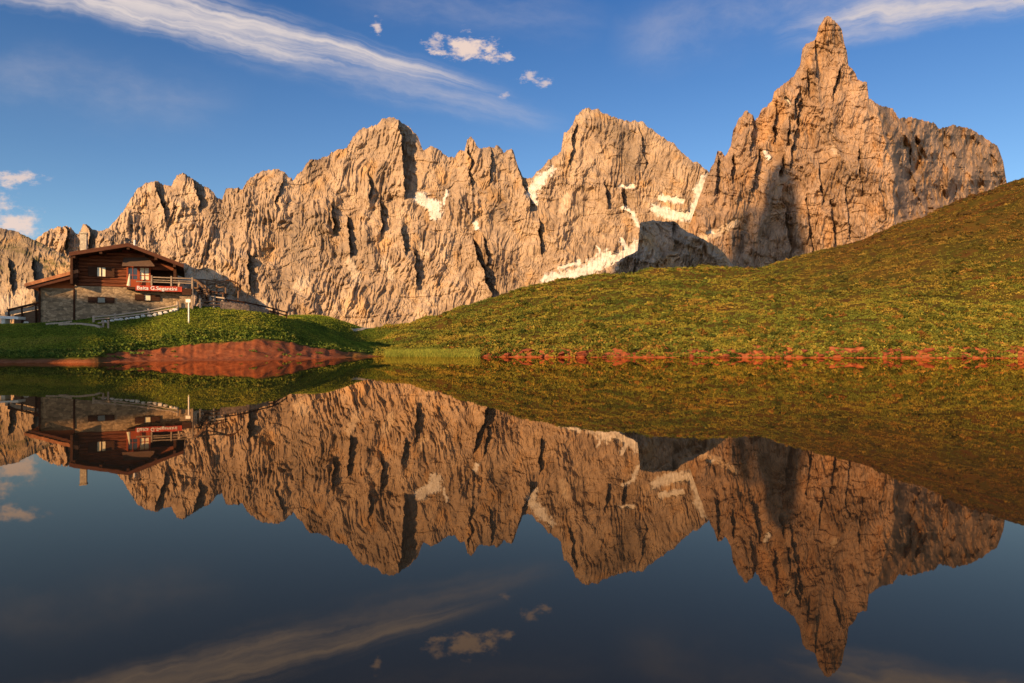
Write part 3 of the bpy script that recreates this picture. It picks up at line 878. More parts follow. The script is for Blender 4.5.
for x in (0.15, 2.2, rX, 6.6, xR - 0.1):
    MB().box(x - 0.11, x + 0.11, fb + 0.08, 0.5, roof_z(x) - th - 0.30, roof_z(x) - th - 0.03).build('purlin', M_logdark, roof)
MB().box(hs(70.5, -1.1), hs(73, -1.1), -1.3, 0.0, hz(71, 284, -1), zL - 0.3).build('wind_board', M_logdark, hut)
# chimney and vent pipe
cz = 3.2
ch = MB().box(hs(79.8, cz), hs(86.4, cz), cz, cz + 0.75, zL - 0.5, hz(83, 233.5, cz)).build('chimney', M_chim, hut)
MB().box(hs(79.2, cz), hs(87, cz), cz - 0.07, cz + 0.82, hz(83, 233.4, cz), hz(83, 232, cz)).build('chimney_cap', M_chim, ch)
MB().rod([(hs(134.5, 2), 2, rZ - 0.5), (hs(134.5, 2), 2, hz(134.5, 239.8, 2))], 0.085, 8).build('vent_pipe', M_white, hut)
# lean-to on the left
xl = hs(38.5)
lt = hz(56, 288)
MB().box(xl, -0.003, 0.12, 6.5, -1.2, lt).build('lean_to_wall', M_stone, hut)
gl0, gl1 = (hs(24.5, -0.9), hz(24.5, 284.5, -0.9)), (hs(78, -0.9), hz(78, 270.2, -0.9))
MB().prism([(xl + 0.1, lt + 0.004), (-0.05, lt + 0.004), (-0.05, gl1[1] - 0.5), (xl + 0.1, gl0[1] - 0.02)], 0.16, 0.32).build('gable_boards', M_orange, hut)
ltr = MB().prism([(gl0[0], gl0[1] - 0.16), (gl1[0], gl1[1] - 0.16), gl1, gl0], -0.85, 6.9).build('lean_to_roof', M_tiles, hut)
MB().prism([(gl0[0] - 0.02, gl0[1] - 0.22), (gl1[0], gl1[1] - 0.22), (gl1[0], gl1[1] + 0.08), (gl0[0] - 0.02, gl0[1] + 0.08)], -0.92, -0.853).build('roof_edge', M_tiles, ltr)
MB().prism([(gl0[0] + 0.3, gl0[1] - 0.42), (gl1[0], gl1[1] - 0.60), (gl1[0], gl1[1] - 0.225), (gl0[0] + 0.02, gl0[1] - 0.225)], -0.80, -0.74).build('soffit_board', M_fascia, ltr)
for uu in (39.6, 74.2):
    x = hs(uu)
    MB().rod([(x, -0.03, -0.9), (x, -0.03, lt - 0.05)], 0.085, 8).build('downpipe', M_logdark, hut)


def window(u0, u1, v0, v1, shut, pane_mat, b=0.0, mull=1, recess=0.12):
    x0, x1, z0, z1 = hs(u0), hs(u1), hz((u0 + u1) / 2, v1), hz((u0 + u1) / 2, v0)
    t = 0.07
    f = MB().box(x0 - t, x0, b - 0.12, b + 0.1, z0 - t, z1 + t).box(x1, x1 + t, b - 0.12, b + 0.1, z0 - t, z1 + t).box(x0, x1, b - 0.12, b + 0.1, z1, z1 + t).box(x0, x1, b - 0.16, b + 0.1, z0 - t, z0)
    for k in range(mull):
        xm = x0 + (x1 - x0) * (k + 1) / (mull + 1); f.box(xm - 0.035, xm + 0.035, b - 0.09, b + 0.1, z0, z1)
    w = f.build('window', M_logdark, hut)
    for k in range(mull + 1):
        a = x0 + (x1 - x0) * k / (mull + 1) + 0.036; c = x0 + (x1 - x0) * (k + 1) / (mull + 1) - 0.036
        MB().box(a, c, b - 0.055, b - 0.02, z0, z1).build('pane', pane_mat, w)
    for (a, c) in ((x0 - t - shut, x0 - t - 0.01), (x1 + t + 0.01, x1 + t + shut)):
        sh = MB().box(a, c, b - 0.11, b - 0.05, z0 - 0.03, z1 + 0.03)
        for q in range(3):
            zq = z0 + (z1 - z0) * (q + 0.5) / 3; sh.box(a + 0.04, c - 0.04, b - 0.125, b - 0.112, zq - 0.05, zq + 0.05)
        sh.build('shutter', M_logdark if b else M_shut, w)
    return w
M_shut = simple_mat('brown_shutter', (0.11, 0.034, 0.02), 0.3, 4.0, 0.8)
window(97, 106, 267.5, 276.5, 0.62, M_curtain, -0.04)
window(97.5, 105.5, 297.6, 302.6, 0.66, M_glass, -0.03, 0)
window(144.6, 150.8, 294.8, 300.4, 0.72, M_curtain, -0.03, 0)
# door bay, canopy
zb, zt = ZF + 0.02, hz(138, 266)
dm = MB().box(xd0, xd0 + 0.14, -0.06, 0.3, zb, zt).box(xd1 - 0.14, xd1, -0.06, 0.3, zb, zt).box(xd0 + 0.14, xd1 - 0.14, -0.06, 0.3, zt - 0.14, zt)
xm = (xd0 + xd1) / 2
dm.box(xm - 0.11, xm + 0.11, -0.05, 0.3, zb, zt - 0.14).box(xd0 + 0.14, xm - 0.11, -0.02, 0.28, zb, zb + 0.75).box(xm + 0.11, xd1 - 0.14, -0.02, 0.28, zb, zb + 0.75)
door = dm.build('door', M_frame, hut)
for (a, c, pm) in ((xd0 + 0.145, xm - 0.115, M_glass), (xm + 0.115, xd1 - 0.145, M_curtain)):
    MB().box(a, c, 0.04, 0.08, zb + 0.755, zt - 0.145).build('pane', pm, door)
    MB().box(a, c, 0.0, 0.036, zb + 1.12, zb + 1.18).box((a + c) / 2 - 0.025, (a + c) / 2 + 0.025, 0.002, 0.034, zb + 0.755, zt - 0.145).build('glazing_bar', M_frame, door)
cb = -1.0
MB().add([(hs(124, 0), 0.0, hz(124, 257.5)), (hs(148, 0), 0.0, hz(148, 257.5)), (hs(154.5, cb), cb, hz(150, 265.2, cb)), (hs(122, cb), cb, hz(124, 265.2, cb)),
          (hs(124, 0), 0.0, hz(124, 258.7)), (hs(148, 0), 0.0, hz(148, 258.7)), (hs(154.5, cb), cb, hz(150, 266.2, cb)), (hs(122, cb), cb, hz(124, 266.2, cb))],
         [(0, 1, 2, 3), (7, 6, 5, 4), (0, 3, 7, 4), (1, 5, 6, 2), (2, 6, 7, 3), (0, 4, 5, 1)]).build('door_canopy', M_canopy, hut)
# balcony with its rail
bb = -1.1
MB().box(xd0 + 0.1, xD + 0.1, bb, -0.003, ZF - 0.22, ZF - 0.02).box(hs(182, bb), hs(191.5, bb), bb - 0.03, bb - 0.002, ZF - 0.62, ZF - 0.1).build('balcony', M_logdark, hut)
zr = lambda v: hz(170, v, bb)
rl = MB()
rl.box(hs(151, bb), hs(193, bb), bb + 0.02, bb + 0.10, zr(278.3), zr(277.2)).box(hs(136, bb), hs(193, bb), bb + 0.04, bb + 0.09, zr(283), zr(282)).box(hs(151, bb), hs(193, bb), bb + 0.042, bb + 0.092, zr(280.8), zr(280.1))
rail = rl.build('balcony_railing', M_rail, hut)
for uu in (151.5, 171.2):
    MB().box(hs(uu - 0.8, bb), hs(uu + 0.8, bb), bb - 0.01, bb + 0.13, ZF - 0.02, zr(276)).build('rail_post', M_rail, rail)
MB().rod([(hs(192.5, bb), bb + 0.1, -0.6), (hs(192.5, bb), bb + 0.1, zr(276.5))], 0.09, 8).build('rail_post', M_rail, rail)

# red banner with white writing, hung along the balcony
x0, x1 = hs(135.5, bb), hs(182, bb)
zc = (hz(158, 286, bb) + hz(158, 291.2, bb)) / 2; hh = (hz(158, 286, bb) - hz(158, 291.2, bb)) / 2
bo = hut_world((x0 + x1) / 2, bb - 0.06, zc)
ban = MB()
nb = 24
for i in range(nb):
    a, c = -(x1 - x0) / 2 + (x1 - x0) * i / nb, -(x1 - x0) / 2 + (x1 - x0) * (i + 1) / nb
    ya, yc = 0.012 * math.sin(i * 1.7), 0.012 * math.sin((i + 1) * 1.7)
    ban.add([(a, ya, -hh), (c, yc, -hh), (c, yc, hh), (a, ya, hh), (a, ya + 0.02, -hh), (c, yc + 0.02, -hh), (c, yc + 0.02, hh), (a, ya + 0.02, hh)],
            [(0, 1, 2, 3), (7, 6, 5, 4), (0, 4, 5, 1), (3, 2, 6, 7)])
banner = ban.build('banner', M_red); banner.location = bo; banner.rotation_euler = (0, 0, A30)
tag(banner, 'long red banner with white lettering hung along the hut balcony', 'banner')
cu = bpy.data.curves.new('lettering', 'FONT'); cu.body = 'Baita G.Segantini'; cu.size = 0.46; cu.align_x = 'CENTER'; cu.align_y = 'CENTER'; cu.extrude = 0.008; cu.offset = 0.004
tmp = bpy.data.objects.new('lettering', cu); COL.objects.link(tmp)
dg = bpy.context.evaluated_depsgraph_get()
lm = bpy.data.meshes.new_from_object(tmp.evaluated_get(dg)); bpy.data.objects.remove(tmp)
lm.name = 'lettering'; lm.materials.clear(); lm.materials.append(M_white)
wid = max(v.co.x for v in lm.vertices) - min(v.co.x for v in lm.vertices)
sc = (x1 - x0) * 0.86 / wid
for v in lm.vertices:
    v.co = Vector((v.co.x * sc - 0.15, -0.03 - v.co.z, v.co.y))
let = bpy.data.objects.new('lettering', lm); COL.objects.link(let); let.parent = banner

# folded pale parasol leaning by the door
pb = empty('folded_parasol', hut_world(hs(128.5, -0.7), -0.7, ZF - 0.02))
tag(pb, 'folded cream parasol leaning beside the hut door', 'parasol')
MB().rod([(0, 0, 0), (0.12, 0, 1.25)], 0.025, 6).build('pole', M_grey, pb)
MB().rod([(0.01, 0, 0.12), (0.04, 0, 0.4), (0.08, 0, 0.8), (0.11, 0, 1.18)], 0.17, 9, 0.05).build('folded_cloth', simple_mat('cream_cloth', (0.66, 0.63, 0.48), 0.35, 5, 0.9, (1, 1, 0.8)), pb)

# ------------------------------------------------------------------ fences, walls, steps and furniture by the hut
def make_fence(name, label, posts, rails, mat_p, mat_r, r=0.07, group=None, yoff=0.0):
    """posts: (u, v_base, v_top); rails: lists of (u, v) following the posts' depth"""
    base = [hit(u, v) for u, v, _ in posts]
    root = empty(name, base[0]); tag(root, label, 'fence', group)
    for (u, v, vt), p in zip(posts, base):
        q = up(p, u, vt)
        MB().rod([(p.x, p.y, p.z - 0.25), q], r, 7, r * 0.92).build('post', mat_p, root, base[0])
    pu_ = [p[0] for p in posts]; py = [b.y for b in base]
    for rl_ in rails:
        pts = []
        for u, v in rl_:
            Y = float(np.interp(u, pu_, py)) - 0.06
            pts.append(W(u, v, Y))
        MB().rod(pts, r * 0.72, 6).build('rail', mat_r, root, base[0])
    return root


make_fence('wooden_fence', 'low grey wooden rail fence in front of the hut stone wall', [(93.5, 322.5, 315.5), (115, 320.2, 313.2), (148.5, 315.5, 308.5), (177.5, 310.5, 301.5)],
           [[(93, 317.2), (115, 315.2), (148.5, 310.6), (177.5, 305.2)], [(93, 319.6), (115, 317.6), (148.5, 313.2), (177.5, 308)]], M_pale, M_pale, 0.105)
make_fence('wooden_fence', 'short pale post and rail fence at the foot of the log steps', [(200.5, 308, 298.3), (213.5, 308, 298.8), (222.5, 308.5, 300.5)],
           [[(200.5, 301.3), (213.5, 301.3), (222.5, 302.5)], [(200.5, 304.6), (213.5, 304.8), (222.5, 305.5)]], M_pale, M_brown, 0.12)
make_fence('wooden_fence', 'long dark rail fence curving down the knoll above the stone wall', [(228, 308.5, 299.3), (244, 309.5, 301.5), (258, 311, 304.5), (274, 314.5, 308.3), (286.5, 319, 311.5)],
           [[(226, 299.6), (244, 302.2), (258, 305.0), (274, 308.8), (287, 312.4)], [(257, 308.6), (274, 312.0), (287, 315.8)]], M_logdark, M_logdark, 0.12)


def blob_rock(sx, sy, sz, seed, n=9):
    r_ = np.random.default_rng(seed); vs, fs = [], []
    rows = 6
    for i in range(rows + 1):
        th_ = math.pi * i / rows
        for j in range(n):
            ph = 2 * math.pi * j / n
            k = 1 + r_.uniform(-0.24, 0.24) * (0 < i < rows)
            vs.append((sx * k * math.sin(th_) * math.cos(ph), sy * k * math.sin(th_) * math.sin(ph), sz * k * math.cos(th_)))
    for i in range(rows):
        for j in range(n): fs.append((i * n + j, (i + 1) * n + j, (i + 1) * n + (j + 1) % n, i * n + (j + 1) % n))
    return vs, fs


# dry stone wall on the crest
dw = MB(); pr = None
wpts = [(221, 309, 301.8), (230, 309, 302.2), (240, 309.8, 303.4), (250, 310.8, 305), (258, 311.8, 307), (268, 314, 310.5)]
wb = [hit(u, v) for u, v, _ in wpts]; wt = [up(p, w[0], w[2]) for p, w in zip(wb, wpts)]
o0 = wb[0]
n_ = 40
for face in range(1):
    vs = []
    for i in range(n_ + 1):
        q = i / n_ * (len(wb) - 1); k = min(int(q), len(wb) - 2); f = q - k
        p = wb[k].lerp(wb[k + 1], f); t = wt[k].lerp(wt[k + 1], f)
        j = 0.06 * math.sin(i * 2.3) + random.uniform(-0.05, 0.05)
        vs += [(p.x, p.y - 0.22, p.z - 0.4), (p.x, p.y - 0.2, t.z + j), (p.x, p.y + 0.2, t.z + j), (p.x, p.y + 0.22, p.z - 0.4)]
    fs = [(i * 4 + a, i * 4 + 4 + a, i * 4 + 5 + a, i * 4 + 1 + a) for i in range(n_) for a in range(3)] + [(0, 1, 2, 3), (n_ * 4 + 3, n_ * 4 + 2, n_ * 4 + 1, n_ * 4)]
    dw.add(vs, fs)
wall = dw.build('stone_wall', stone_wall_mat('crest_stone', (0.40, 0.28, 0.20), (0.30, 0.205, 0.145), (0.17, 0.12, 0.09), 3.2), None, o0)
wall.location = o0
tag(wall, 'low dry stone wall on the knoll crest under the dark rail fence', 'wall')

# log steps with curved handrails down from the balcony
YS = 67.0
st = empty('log_steps', W(204, 300, YS)); so = Vector(st.location)
tag(st, 'brown log steps with curved handrails leading down from the balcony end', 'steps')
for du_, dy_ in ((0, 0.0), (3.4, 0.9)):
    pts = [W(192.8 + du_, 279.5, YS + dy_), W(197 + du_, 281, YS + dy_), W(201.5 + du_, 285, YS + dy_), (W(205.5 + du_, 290.5, YS + dy_)), W(209 + du_, 297.5, YS + dy_)]
    MB().rod(pts, 0.12, 7).build('handrail', M_brown, st, so)
    MB().rod([W(194 + du_, 287, YS + dy_), W(198 + du_, 290, YS + dy_), W(206 + du_, 303, YS + dy_)], 0.10, 7).build('stringer', M_logdark, st, so)
    for (uu, va, vb_) in ((198, 281.5, 300), (204.5, 289, 302.5)):
        MB().rod([W(uu + du_, vb_ + 3, YS + dy_), W(uu + du_, va, YS + dy_)], 0.08, 6).build('baluster', M_brown, st, so)
for i in range(7):
    q = i / 6
    MB().plank(W(196 + 10 * q, 288 + 14 * q, YS - 0.15), W(199.5 + 10 * q, 288 + 14 * q, YS + 1.05), 0.30, 0.10).build('tread', M_brown, st, so)

# rustic branch railing behind the steps
rr = empty('branch_railing', W(215, 302, 69)); ro = Vector(rr.location)
tag(rr, 'rustic railing of bent branches beside the log steps', 'railing')
for pts, r in (([(194, 279.3), (205, 279.8), (216, 281.5), (226, 281)], 0.085), ([(205, 285.5), (212, 284.2), (219, 283), (226, 281.5)], 0.07), ([(208, 290), (214, 286), (220, 287.5), (226, 286.5)], 0.06)):
    MB().rod([W(u, v, 69) for u, v in pts], r, 6).build('branch', M_brown, rr, ro)
MB().rod([W(u, v, 69.2) for u, v in ((226, 280.5), (231, 280.5), (236.5, 283), (240.5, 286.5), (241, 289.5), (238, 292.3))], 0.09, 6, 0.06).build('bent_branch', M_logdark, rr, ro)
for uu, va in ((206.5, 279.8), (216.5, 281.3), (225.5, 280.8), (238, 291)):
    MB().rod([W(uu, 304, 69), W(uu + 0.4, va, 69)], 0.08, 6).build('upright', M_brown, rr, ro)

# dark table with benches at the top of the knoll
tb = empty('picnic_table', W(216, 301, 68)); to = Vector(tb.location)
tag(tb, 'dark wooden picnic table beside the log steps on the crest', 'table')
a_, c_ = W(210.5, 291.2, 68), W(226, 294.2, 68)
MB().plank(a_, c_, 1.0, 0.12).build('table_top', M_logdark, tb, to)
for (u0, v0, u1, v1, dy) in ((211, 296.5, 225, 298.3, -0.7), (213, 294.5, 227, 296.3, 0.75)):
    MB().plank(W(u0, v0, 68 + dy), W(u1, v1, 68 + dy), 0.3, 0.1).build('bench_seat', M_pale if dy < 0 else M_brown, tb, to)
for uu in (213, 223):
    for dy in (-0.35, 0.35):
        MB().rod([W(uu, 305, 68 + dy), W(uu, 292.5, 68 + dy)], 0.07, 6).build('leg', M_brown, tb, to)

# trestle and timber beams lying on the grass before the hut
p = hit(103, 327.5)
be = empty('wooden_trestle', p); tag(be, 'small grey wooden trestle at the left end of the rail fence', 'trestle')
MB().plank(up(p, 95.5, 319.3), up(p, 110.5, 318.2), 0.35, 0.09).build('top_board', M_grey, be, p)
for uu in (103.3, 108.2):
    MB().rod([up(p, uu, 329.5), up(p, uu, 320)], 0.075, 6).build('leg', M_grey, be, p)
MB().plank(up(p, 98, 322.8), up(p, 109, 322.2), 0.08, 0.1).build('stretcher', M_grey, be, p)


def beam(u0, v0, u1, v1, label):
    a, b = hit(u0, v0), hit(u1, v1)
    mid = (a + b) / 2
    m_ = MB(); n_b = 8
    prev = None
    for i in range(n_b):
        q0, q1 = a.lerp(b, i / n_b), a.lerp(b, (i + 1) / n_b)
        q0.z, q1.z = ground_xy(q0.x, q0.y) + 0.08, ground_xy(q1.x, q1.y) + 0.08
        m_.plank(q0, q1, 0.3, 0.17)
    o = m_.build('timber_beam', M_pale, None, mid); o.location = mid
    tag(o, label, 'timber beam', 'timber beams on the grass before the hut')
beam(60, 325.8, 101, 328.4, 'long pale timber beam on the grass ending at the trestle')
beam(46, 325.2, 72, 322.6, 'shorter pale timber beam slanting up to the hut stone wall')

# pale slab bench and dark board ramp at the far left
YL = 61.0
sb = empty('slab_bench', W(8, 325, YL)); bo_ = Vector(sb.location)
tag(sb, 'long pale slab bench at the left edge of the meadow', 'bench')
MB().plank(W(-8, 316.8, YL), W(22, 318.2, YL), 0.9, 0.24).build('slab', M_white, sb, bo_)
for u0, u1 in ((3, 7.5), (-7, -3)):
    a = W(u0, 326, YL); b = W(u1, 318.9, YL)
    MB().box(a[0], b[0], YL - 0.3, YL + 0.3, a[2], b[2]).build('support', M_stoneW, sb, bo_)
a = hit(25.5, 324.2)
ro2 = MB(); ro2.add(*blob_rock(0.24, 0.22, 0.17, 77)); wr = ro2.build('white_stone', M_stoneW); wr.location = W(26, 320.6, 61.5)
wr.location.z = ground_xy(wr.location.x, 61.5) + 0.1
tag(wr, 'white stone on the grass between the slab bench and the hut', 'stone')
rp_ = empty('board_ramp', W(30, 323, 63.5)); rq = Vector(rp_.location)
tag(rp_, 'dark wooden board ramp with handrail against the lean-to side of the hut', 'ramp')
MB().plank(W(8, 310.2, 63.5), W(38, 303, 63.5), 0.14, 0.20).build('handrail', M_logdark, rp_, rq)
MB().plank(W(5.5, 314, 63.5), W(38, 307.4, 63.5), 0.12, 0.30).build('side_board', M_grey, rp_, rq)
MB().plank(W(8, 312.2, 63.52), W(38, 305.6, 63.52), 0.10, 0.13).build('middle_rail', M_logdark, rp_, rq)
a, b, c, d = W(14, 315, 63.6), W(38, 309.8, 63.6), W(38, 326, 63.6), W(14, 326, 63.6)
MB().add([a, b, c, d] + [(x, y + 1.2, z) for x, y, z in (a, b, c, d)], [(0, 1, 2, 3), (7, 6, 5, 4), (0, 4, 5, 1), (1, 5, 6, 2), (2, 6, 7, 3), (3, 7, 4, 0)]).build('ramp_base', M_brown, rp_, rq)
for uu, va in ((9, 309.5), (22, 306.3), (36, 303)):
    MB().rod([W(uu, 325, 63.45), W(uu, va, 63.45)], 0.085, 6).build('post', M_logdark, rp_, rq)

# signpost on the grass
p = hit(188.7, 323.2)
sp_ = empty('signpost', p); tag(sp_, 'white signpost standing alone on the sunlit grass below the hut', 'signpost')
MB().rod([(p.x, p.y, p.z - 0.2), up(p, 188.7, 300)], 0.062, 8).build('pole', M_white, sp_, p)
a, b = up(p, 186.2, 302.4), up(p, 190.9, 299.4)
MB().box(a.x, b.x, p.y - 0.10, p.y - 0.063, a.z, b.z).build('sign_plate', M_white, sp_, p)

# white stones under the fence
for i, (u, v) in enumerate(((104, 322.6), (112, 321.8), (117, 321), (121, 320.6), (127, 320), (132, 319.4), (137.5, 318.6), (143, 317.6), (150, 316.8), (155, 316), (160, 315), (166, 313.8), (172, 312.2), (175, 311.4))):
    q = hit(u, v)
    o = MB().add(*blob_rock(random.uniform(0.13, 0.30), 0.2, random.uniform(0.11, 0.19), 200 + i)).build('stone', M_stoneW)
    o.location = q + Vector((0, 0, 0.08)); o.rotation_euler = (0, 0, random.uniform(0, 6))
    tag(o, 'white stone in the row under the grey rail fence', 'stone', 'white stones under the rail fence')

# red rocks along the far shore
protos = []
for i in range(6):
    protos.append(MB().add(*blob_rock(1, 0.8, 0.75, 300 + i, 11)).build('rock', M_redrock))
for i in range(64):
    u = 478 + (1030 - 478) * ((i + random.random()) / 64)
    o = protos[i] if i < 6 else protos[i % 6].copy()
    if i >= 6: COL.objects.link(o)
    Ys = CH * FPX / (float(shore_v(u)) - HV)
    Y = Ys + random.uniform(0.05, 1.6); k = random.uniform(0.18, 0.55)
    o.location = ((u - 512) / FPX * Y, Y, ground(u, Y) + k * 0.25)
    o.scale = (k * random.uniform(0.9, 2.0), k, k * random.uniform(0.4, 0.75)); o.rotation_euler = (random.uniform(-.3, .3), random.uniform(-.3, .3), random.uniform(0, 6))
    tag(o, 'rust red rock at the water edge under the right hillside', 'rock', 'red rocks along the right shore')
q = hit(783, 356)
o = MB().add(*blob_rock(0.13, 0.12, 0.12, 555)).build('white_stone', M_stoneW); o.location = q + Vector((0, 0, 0.1))
tag(o, 'single white stone on the red shore below the right hillside', 'stone')

# gravel path over the saddle
pp = []
for q in np.linspace(0, 1, 36):
    u = 352 + 33 * q; vt = float(np.interp(u, (343, 352, 362, 372, 384), (332, 331, 329.4, 327.6, 325.4)))
    Yc = np.arange(86, float(c2_Y(u)) + 0.5, 0.2)
    vv = HV - FPX * (np.array([ground(u, y) for y in Yc]) + 0.1 - CH) / Yc
    e_ = np.abs(vv - vt); Y = float(Yc[np.nonzero(e_ < e_.min() + 0.5)[0][-1]])
    pp.append(Vector(((u - 512) / FPX * Y, Y, 0)))
ys_ = np.array([p.y for p in pp]); ysm = np.convolve(np.pad(ys_, 4, 'edge'), np.ones(9) / 9, 'valid')
for p, y in zip(pp, ysm): p.x *= y / p.y; p.y = y
vs, fs = [], []
for i, p in enumerate(pp):
    d = (pp[min(i + 1, len(pp) - 1)] - pp[max(i - 1, 0)]); d.z = 0; d.normalize(); nrm = Vector((-d.y, d.x, 0))
    for w in (-0.25, -0.08, 0.08, 0.25):
        q = p + nrm * w; vs.append((q.x, q.y, ground_xy(q.x, q.y) + 0.10))
o = np_mesh('path', vs, grid_faces(len(pp), 4), M_gravel); tag(o, kind='structure')

# ------------------------------------------------------------------ ground cover
def leaf_mat():
    m, nt, b = new_mat('leaves')
    a = nt.nodes.new('ShaderNodeAttribute'); a.attribute_name = 'tint'
    nt.links.new(a.outputs['Color'], b.inputs['Base Color'])
    b.inputs['Specular IOR Level'].default_value = 0.05
    return m
M_leaf = leaf_mat()


def gcol(u, Y):
    """vectorised ground height"""
    i = np.interp(u, g_us, np.arange(len(g_us))); k = np.clip(i.astype(int), 0, len(g_us) - 2); f = i - k
    out = np.zeros_like(Y)
    for c in np.unique(k):
        s = k == c
        out[s] = np.interp(Y[s], GY_[:, c], GZ_[:, c]) * (1 - f[s]) + np.interp(Y[s], GY_[:, c + 1], GZ_[:, c + 1]) * f[s]
    return out


def cover(name, u, Y, r, h, tint, nb, upright, sink=0.03, bright=1.0):
    N = len(u)
    x = (u - 512) / FPX * Y; z = gcol(u, Y) - sink
    base = np.stack([x, Y, z], -1)
    th_ = rng.random((N, nb)) * 2 * np.pi; rad = np.sqrt(rng.random((N, nb))) * r[:, None]
    c = base[:, None, :] + np.stack([np.cos(th_) * rad, np.sin(th_) * rad, rng.random((N, nb)) * h[:, None] * (1 - upright) * np.sqrt(np.clip(1 - (rad / r[:, None]) ** 2, 0.05, 1))], -1)
    ang = rng.random((N, nb)) * 2 * np.pi
    wdt = (r[:, None] * (0.38 - 0.24 * upright)) * rng.uniform(0.6, 1.3, (N, nb))
    side = np.stack([np.cos(ang) * wdt, np.sin(ang) * wdt, (rng.random((N, nb)) - 0.5) * wdt * (1 - upright)], -1)
    lean = rng.normal(0, 0.45 - 0.2 * upright, (N, nb, 2)) + np.stack([np.cos(th_), np.sin(th_)], -1) * (rad / r[:, None])[..., None] * 0.5
    hh_ = h[:, None] * rng.uniform(0.35, 1.0, (N, nb)) * (0.55 + 0.45 * upright)
    tip = c + np.stack([lean[..., 0] * hh_, lean[..., 1] * hh_, hh_], -1)
    V_ = np.stack([c - side, c + side, tip], 2).reshape(-1, 3)
    F_ = np.arange(len(V_)).reshape(-1, 3)
    o = np_mesh(name, V_, F_, M_leaf)
    tt = tint[:, None, :] * bright * rng.uniform(0.62, 1.38, (N, nb, 1))
    attr(o, 'tint', np.repeat(tt.reshape(-1, 3), 3, 0))
    tag(o, kind='stuff')
    return o


def pick(stops, f):
    p = np.array([s[0] for s in stops]); c = np.array([s[1] for s in stops])
    return np.stack([np.interp(f, p, c[:, k]) for k in range(3)], -1)


def Ysh(u): return CH * FPX / (shore_v(u) - HV)


# right hillside: grass tufts and heath
N = 52000
u = rng.uniform(376, 1062, N)
Y = Ysh(u) + 0.1 + (c2_Y(u) + 4 - Ysh(u)) * rng.random(N) ** 1.15
x = (u - 512) / FPX * Y
f = 0.44 + 0.44 * fbm(x / 11, Y / 4.5, 4, 101) + rng.normal(0, 0.07, N)
hi_ = np.clip((Y - 88) / 40, 0, 1) * sstep(720, 880, u)
t_lo = pick([(0, (0.035, 0.052, 0.012)), (0.35, (0.075, 0.085, 0.014)), (0.55, (0.130, 0.112, 0.018)), (0.75, (0.165, 0.118, 0.022)), (1, (0.150, 0.060, 0.018))], f)
t_hi = pick([(0, (0.038, 0.032, 0.010)), (0.25, (0.095, 0.074, 0.015)), (0.42, (0.130, 0.082, 0.017)), (0.56, (0.105, 0.044, 0.014)), (0.75, (0.070, 0.028, 0.012)), (1, (0.050, 0.022, 0.010))], f)
u_keep = (fbm(x / 3.2, Y / 1.8, 3, 111) + 0.28 > 0) | (rng.random(N) < 0.25)
u_keep &= (red_mask(u, Y) < 0.4) | (rng.random(N) < 0.12)
tint = t_lo * (1 - hi_[:, None]) + t_hi * hi_[:, None]
u, Y, tint = u[u_keep], Y[u_keep], tint[u_keep]; N = len(u)
sz = rng.uniform(0.14, 0.34, N)
cover('heath', u, Y, sz, sz * rng.uniform(0.7, 1.2, N), tint * np.where(hi_[u_keep] > 0, 1 - 0.25 * hi_[u_keep], 1.0)[:, None], 12, 0.35, bright=1.55)
# low shrubs in drifts
N = 19000
u = rng.uniform(440, 1062, N); Y = Ysh(u) + 0.1 + (c2_Y(u) - Ysh(u)) * rng.random(N) ** 1.9
x = (u - 512) / FPX * Y
keep = fbm(x / 9, Y / 4.5, 3, 121) + 0.35 * (Y < 84) + rng.normal(0, 0.15, N) > 0.20
keep &= (red_mask(u, Y) < 0.4) | (rng.random(N) < 0.12)
u, Y, x = u[keep], Y[keep], x[keep]; N = len(u)
f = rng.random(N)
tint = pick([(0, (0.032, 0.042, 0.010)), (0.4, (0.075, 0.080, 0.014)), (0.75, (0.125, 0.108, 0.018)), (1, (0.130, 0.060, 0.016))], f)
hi_ = (np.clip((Y - 88) / 40, 0, 1) * sstep(720, 880, u))[:, None]
tint = tint * (1 - hi_) + pick([(0, (0.030, 0.022, 0.010)), (0.6, (0.075, 0.040, 0.014)), (1, (0.110, 0.080, 0.018))], f) * hi_
sz = rng.uniform(0.22, 0.54, N)
cover('low_shrubs', u, Y, sz, sz * 0.95, tint * rng.uniform(0.55, 1.45, (N, 1)), 34, 0.05, bright=1.35)
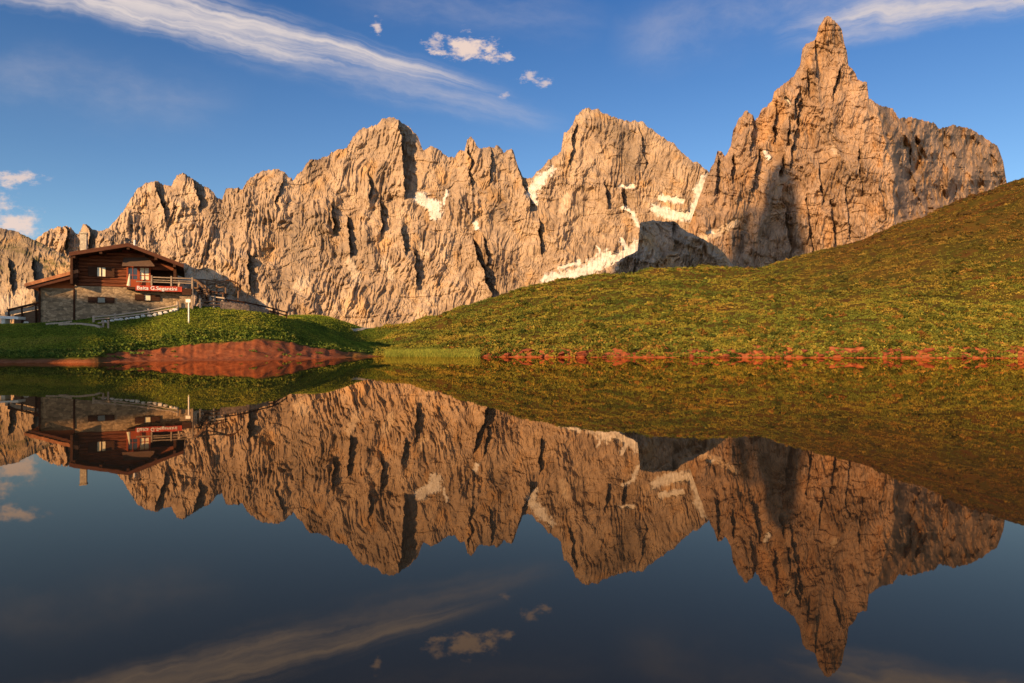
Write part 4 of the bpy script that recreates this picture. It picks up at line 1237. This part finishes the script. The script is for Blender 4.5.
# knoll turf
N = 46000
u = rng.uniform(-45, 392, N); Y = Ysh(u) + bank_d(u) * 0.97 + (np.maximum(c1_Y(u), c2_Y(u) * (u > 275)) + 1.5 - Ysh(u)) * rng.random(N)
x = (u - 512) / FPX * Y
f = 0.48 + 0.40 * fbm(x / 6, Y / 4, 4, 131) + rng.normal(0, 0.10, N)
tint = pick([(0, (0.028, 0.045, 0.008)), (0.4, (0.062, 0.082, 0.010)), (0.65, (0.105, 0.110, 0.014)), (1, (0.140, 0.115, 0.022))], f)
sz = rng.uniform(0.10, 0.24, N)
cover('meadow_grass', u, Y, sz, sz * 0.55, tint, 7, 0.4, bright=2.3)
# turf of the hollow behind the knoll
N = 26000
u = rng.uniform(268, 396, N); Y = Ysh(u) + bank_d(u) + (c2_Y(u) + 1.5 - Ysh(u)) * rng.random(N)
x = (u - 512) / FPX * Y
f = 0.48 + 0.40 * fbm(x / 6, Y / 4, 4, 131) + rng.normal(0, 0.10, N)
tint = pick([(0, (0.028, 0.045, 0.008)), (0.4, (0.062, 0.082, 0.010)), (0.65, (0.105, 0.110, 0.014)), (1, (0.140, 0.115, 0.022))], f)
sz = rng.uniform(0.10, 0.24, N)
cover('hollow_grass', u, Y, sz, sz * 0.55, tint, 7, 0.4, bright=2.2)
# turf lip and clumps along the knoll's bank
N = 2600
u = rng.uniform(-40, 385, N)
lowb = u < 105
Y = Ysh(u) + bank_d(u) * np.where(lowb, rng.uniform(0.55, 1.3, N), np.where(rng.random(N) < 0.02, rng.uniform(0.3, 0.95, N), rng.uniform(0.93, 1.2, N)))
keep = fbm(u / 14, Y, 3, 141) + 0.35 * lowb + 0.25 > 0
u, Y = u[keep], Y[keep]; N = len(u)
f = rng.random(N)
tint = pick([(0, (0.022, 0.040, 0.008)), (0.6, (0.055, 0.075, 0.012)), (1, (0.10, 0.10, 0.02))], f)
sz = rng.uniform(0.14, 0.34, N)
cover('bank_plants', u, Y, sz, sz * 0.8, tint, 18, 0.25, bright=2.0)
# reeds in the shallows
N = 5200
u = 386 + 92 * rng.random(N) ** 0.9; Y = Ysh(u) + rng.uniform(-1.6, 2.4, N)
tint = pick([(0, (0.060, 0.080, 0.014)), (0.5, (0.130, 0.150, 0.024)), (1, (0.20, 0.185, 0.035))], rng.random(N))
o = cover('reeds', u, np.maximum(Y, Ysh(u) - 1.6), np.full(N, 0.12), rng.uniform(0.5, 0.95, N), tint, 5, 0.95, sink=0.0, bright=1.7)
